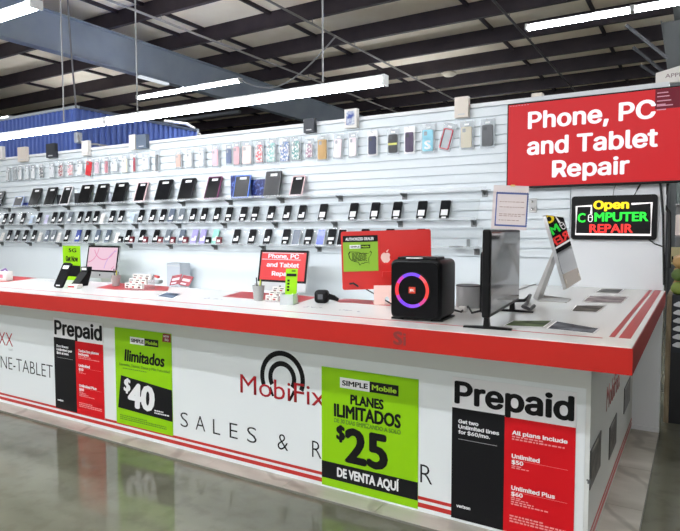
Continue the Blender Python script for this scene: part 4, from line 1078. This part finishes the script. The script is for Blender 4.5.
MB().box(-hw, hw, -.0036, -.003, H-.36, H-.23).build('black_band', POSTBLK, t)
text('lettering', '5G', INK, t, -hw*.3, hw*.6, H-.075, H-.03, -.003, .03); text('lettering', 'Get Now', INK, t, -hw*.65, hw*.75, H-.185, H-.12, -.003, .04)
MB().box(-hw*.5, hw*.5, -.05, .08, 0, .006).build('base', ACRYL, t)
t, u = prop('small_box', 'small white and red box between the dummy phone and its stand', 'box', 75.5, 288.3, (0, 0, R(10)))
MB().rbox(-.045, .045, -.03, .03, 0, .03, .006, 2).build('carton', CARD, t)
MB().box(-.04, .02, -.031, -.0296, .008, .02).build('label', INLAY, t)
t, u = prop('product_box', 'pink and white product box at the left edge of the counter', 'box', 4, 281, (0, 0, R(15)))
MB().rbox(-.07, .06, -.04, .04, 0, .085, .006, 2).build('carton', CARD, t)
MB().box(-.06, .03, -.0412, -.0396, .03, .06).build('label', mat('label rose', (206, 120, 140), .5), t)
MB().tube([(-.03, 0, .084), (.02, 0, .105), (.05, -.01, .084)], .008, 6).build('strap', mat('strap violet', (120, 90, 140), .5), t)
# pen cups
PENS = [mat('pen %d' % i, c, .4) for i, c in enumerate(((210, 210, 206), (120, 124, 128), (190, 200, 60), (60, 62, 66)))]
def pencup(label, px, py, wpx, hpx):
    t, u = prop('pen_cup', label, 'cup', px, py)
    r = wpx*u/2
    MB().lathe([(r*.72, 0), (r*.74, .003), (r, hpx*u), (r*.96, hpx*u), (r*.7, .008)], 20).build('cup', mat('cup grey', (168, 168, 166), .4), t, smooth=True)
    for i, (dx, dy) in enumerate(((-.02, .0), (.012, .012), (.02, -.012), (-.004, -.012))):
        MB().tube([(dx*.4, dy*.4, .012), (dx*1.3, dy, hpx*u*1.15+.012*i)], .004, 6).build('pen', PENS[i], t)
pencup('grey pen cup on the counter right of the pink-screened computer', 116, 286, 9.5, 11)
pencup('grey pen cup on the counter left of the red-screened computer', 258.5, 300.5, 12.5, 15)
# card racks
def cardrack(label, px, py, wpx, hpx, rows, cols_):
    t, u = prop('card_rack', label, 'card rack', px, py, (0, 0, R(6)))
    w_, d_, hh_ = wpx*u, .12, hpx*u
    MB().yz([(0, 0), (d_, 0), (d_, hh_*.9), (d_-.01, hh_*.9), (.005, .012)], -w_/2, w_/2).build('rack', ACRYL, t)
    for r in range(rows):
        for c in range(cols_):
            x = -w_/2+w_*(c+.5)/cols_; y = d_*r/rows; z_ = hh_*.8*r/rows+.012
            b = MB().box(x-w_/cols_*.44, x+w_/cols_*.44, y-.004, y+.012, z_, z_+hh_*.36).build('card_stack', CARD, t)
            MB().box(x-w_/cols_*.3, x+w_/cols_*.1, y-.0046, y-.004, z_+hh_*.04, z_+hh_*.14).build('card_print', DKRED if (r+c) % 2 == 0 else INLAY, b)
            MB().box(x-w_/cols_*.2, x+w_/cols_*.3, y-.0046, y-.004, z_+hh_*.22, z_+hh_*.27).build('card_line', INK, b)
cardrack('wide rack of white and red cards on the counter right of the pink-screened computer', 134, 290, 24, 15, 3, 3)
cardrack('small rack of white and red cards between the grey pen cup and the lime leaflet', 272, 302.5, 15, 14, 3, 2)
# tool
tag(MB().tube([zz(139,280,.03), zz(150,279,.03)], .008, 8).build('dark_tool', BLKWIRE), 'thin black tool lying behind the wide card rack', 'tool')
t, u = prop('tool_stand', 'small grey and red tool stand behind the wide card rack', 'tool', 155, 283.5, (0, 0, R(8)))
MB().rbox(-.05, .06, -.03, .03, 0, .03, .008, 2).build('base', mat('tool grey', (170, 176, 178), .4), t)
MB().tube([(-.03, 0, .03), (-.01, 0, .065), (.03, 0, .05)], .009, 8).build('arm', STEEL, t, smooth=True)
MB().tube([(.0, -.0, .06), (.05, -.01, .055)], .011, 8).build('grip', STRIPE, t, smooth=True)
# maroon leaflets
MAR = mat('leaflet maroon', (140, 30, 44), .5)
for (px, py, rz, ry, lab) in ((174, 286.5, 6, -10, 'maroon leaflet with white blocks leaning on the counter, left of two'), (183, 287.5, 6, 6, 'maroon leaflet with white blocks leaning on the counter, right of two')):
    t, u = prop('leaflet', lab, 'leaflet', px, py, (R(-35), R(ry), R(rz)), .004)
    hw, H = 6.5*u, 13*u
    MB().box(-hw, hw, -.0015, .0015, .012, H).build('sheet', MAR, t)
    MB().box(-hw*.75, hw*.7, -.0022, -.0015, H*.5, H*.72).box(-hw*.75, hw*.3, -.0022, -.0015, H*.2, H*.34).build('text_block', mat('block pink white', (226, 196, 200), .5), t)
    MB().box(-hw*.6, hw*.5, 0, .07, 0, .004).build('easel', ACRYL, t)
# pale box on the desk
a, b = at('Y', 2.2, 167, 276), at('Y', 2.2, 180, 263.5)
t = thing('grey_box', 'pale grey box standing on the desk behind the maroon leaflets', 'box', ((a.x+b.x)/2, 2.2, .8)); hw = (b.x-a.x)/2
MB().box(-hw, hw, 0, .15, 0, b.z-.8).build('carton', mat('box pale grey', (190, 196, 204), .5), t)
MB().box(-hw, hw, -.001, 0, (b.z-.8)*.9, (b.z-.8)*.93).build('lid_seam', PGREY, t)
# lime leaflet holder
t, u = prop('leaflet_holder', 'clear holder with a tall lime green leaflet before the red-screened computer', 'leaflet holder', 288.5, 304.5, (0, 0, R(14)))
hw = 7*u; H = 35.5*u
Ml = Matrix.Translation((0, .03, 0)) @ Matrix.Rotation(R(-8), 4, 'X')
MB().box(-hw*.9, hw*.9, -.003, 0, .004, H).build('leaflet', LIME, t, M=Ml)
MB().box(-hw*.75, hw*.75, -.0038, -.003, H*.78, H*.86).build('black_band', POSTBLK, t, M=Ml)
for i in range(4): MB().box(-hw*.6, -hw*.25, -.0038, -.003, H*(.36+.09*i), H*(.36+.09*i)+.012).build('bullet', INK, t, M=Ml)
MB().box(0, hw*.6, -.0038, -.003, H*.92, H*.95).build('heading', INK, t, M=Ml)
MB().box(-hw, hw, -.03, .06, 0, .004).box(-hw, hw, -.03, -.027, .004, H*.3).box(-hw, -hw+.003, -.03, .05, .004, H*.3).box(hw-.003, hw, -.03, .05, .004, H*.3).build('holder', BLISTER, t)
MB().xz([(-hw*.95, .006), (hw*.7, .006), (hw*.9, H*.34), (hw*.4, H*.2), (-hw*.1, H*.26), (-hw*.9, H*.3)], -.024, -.022).build('front_card', CARD, t)
# scanner
t, u = prop('bar_scanner', 'black hand scanner lying on the counter between the red-screened and the red computer', 'scanner', 324, 303, (0, 0, R(20)))
MB().rbox(-.055, .03, -.035, .035, 0, .078, .022, 4).build('head', BLACK, t, smooth=True)
MB().box(-.03, .0, -.0365, -.034, .025, .055).build('window', mat('scanner window', (90, 92, 96), .15), t)
MB().tube([(.02, 0, .04), (.06, .01, .03), (.085, .012, .018)], [.02, .016, .01], 8).build('handle', BLACK, t, smooth=True)
# earphones and scraps printed on the sheets
for (px, py, lab) in ((311, 307.3, 'small dark print on the counter sheet below the black scanner'), (349, 310.5, 'small dark print on the counter sheet left of the speaker'), (51, 281, 'small dark print on the counter sheet left of the dummy phone'), (214, 299, 'small dark print on the counter sheet left of the grey pen cup')):
    q = onc(px, py); rnd = random.Random(px); mbp = MB()
    for i in range(9):
        x, y, w_ = q.x+rnd.uniform(-.07, .07), q.y+rnd.uniform(-.02, .02), rnd.uniform(.008, .022)
        mbp.xy([(x+w_*.5*math.cos(k*math.pi/4), y+w_*.4*math.sin(k*math.pi/4)) for k in range(8)], HT+.0006, HT+.0012)
    tag(mbp.build('printed_sticker', mat('print soft grey', (120, 124, 134), .5)), lab, 'sticker')

# ================================================================== MARKET STAND AT THE RIGHT EDGE
t = thing('produce_bin', 'black produce bin with a white leaf pattern at the right edge, beyond the wall end', 'bin', (.475, 3.06, 0))
MB().box(-.44, .5, -.3, .3, 0, .55).build('base', mat('bin black', (18, 18, 20), .5), t)
MB().box(-.44, .5, -.3, .3, .55, .99).build('patterned_skirt', mat('bin skirt black', (28, 30, 38), .5), t)
rnd = random.Random(5)
for k in range(6):
    for j in range(7):
        c_ = (-.38+.14*k, .61+.062*j+(.03 if k % 2 else 0))
        if c_[1] < .97:
            MB().xz([(c_[0]+.05*math.cos(a*math.pi/5)*(1+.25*math.cos(a*2.2)), c_[1]+.022*math.sin(a*math.pi/5)) for a in range(10)], -.302, -.3).build('leaf_print', mat('leaf print grey', (216, 218, 220), .6), t)
MB().box(-.475, -.442, -.31, .3, 0, .985).build('side_board', noisy('weathered board', (116, 100, 78), (150, 134, 106), 7, .8, stretch=(6, 6, .6)), t)
FR = [mat('fruit green', (150, 168, 78), .45), mat('fruit brown', (200, 150, 84), .5), mat('fruit dark green', (104, 128, 62), .5), mat('fruit tan', (214, 170, 108), .5)]
def fruit(m):
    o = MB().lathe([(.004, 0), (.03, .006), (.05, .03), (.052, .055), (.038, .082), (.014, .095), (.004, .097)], 14).build('mango', m, smooth=True); return o
protos = [fruit(m) for m in FR]; used = [False]*4
LF = ['green mango heaped in the produce bin', 'brown mango heaped in the produce bin', 'dark green mango heaped in the produce bin', 'tan mango heaped in the produce bin']
idx = 0
for lay, (nx, ny, zl) in enumerate(((7, 5, .99), (6, 4, 1.088), (5, 3, 1.186))):
    for i in range(nx):
        for j in range(ny):
            k = (0 if j < 2 and lay == 0 else rnd.choice((0, 2, 0))) if lay < 2 and j < 1 else rnd.choice((1, 3, 1, 2))
            if lay == 0 and j > 0 and 0 < i < nx-1 and j < ny-1: continue
            x = .072+.128*i; y = 3.06-.24+.125*j+.06*lay
            o = protos[k] if not used[k] else protos[k].copy()
            if used[k]: col.objects.link(o)
            used[k] = True
            o.location = (x, y, zl); o.rotation_euler = (rnd.uniform(-.12, .12), rnd.uniform(-.12, .12), rnd.uniform(0, 6))
            tag(o, LF[k], 'fruit', 'mangoes in the produce bin, '+('green', 'brown', 'dark green', 'tan')[k])
for k in range(4):
    if not used[k]: bpy.data.objects.remove(protos[k])
# price board and shelves behind
a = at('Y', 4.4, 668, 264); b = at('Y', 4.4, 668, 247)
t = thing('price_board', 'cream price board standing behind the produce at the right edge', 'sign', (a.x+.5, 4.4, 0))
MB().box(-.5, .6, -.01, .01, a.z, b.z).build('board', mat('board cream', (238, 226, 176), .5, emit=None), t)
text('lettering', '128', INK, t, -.47, -.36, a.z+.02, a.z+.08, -.01, .04)
MB().box(-.02, .02, .01, .04, 0, a.z+.02).build('post', STEEL, t)
t = thing('market_shelf', 'tall market shelf of red and pale packets beyond the grey column', 'shelf', (1.1, 7.2, 0))
MB().box(-1.2, 1.6, .35, .4, 0, 2.3).build('back_panel', mat('shelf grey', (150, 148, 146), .6), t)
for zs in (.5, .95, 1.4, 1.85, 2.28): MB().box(-1.2, 1.6, -.05, .35, zs-.02, zs).build('shelf_board', mat('shelf grey', (150, 148, 146), .6), t)
PK = [mat('packet %d' % i, c, .5) for i, c in enumerate(((176, 40, 48), (214, 200, 192), (120, 60, 60), (206, 120, 110), (90, 100, 96)))]
PN = ['red', 'cream', 'brown', 'pink', 'grey']
for zs, zn in ((.95, 'second'), (1.4, 'third'), (1.85, 'fourth')):
    for i in range(10):
        k = rnd.randrange(5); x = -.04+.15*i
        o = MB().rbox(-.06, .06, -.1, .1, 0, .3+.02*(i % 3), .02, 2).build('packet', PK[k]); o.location = (x, 7.3, zs+.001)
        tag(o, PN[k]+' packet on the '+zn+' board of the market shelf', 'packet', PN[k]+' packets on the '+zn+' board')

# ================================================================== LIGHT OF THE STORE AND VIEW
w = bpy.data.worlds.new('world'); scene.world = w; w.use_nodes = True
bg = w.node_tree.nodes['Background']; bg.inputs['Color'].default_value = (.93, .96, 1, 1); bg.inputs['Strength'].default_value = 1.05
v = scene.view_settings
v.view_transform = 'Standard'; v.look = 'None'; v.gamma = 1; v.exposure = 0; v.use_curve_mapping = False
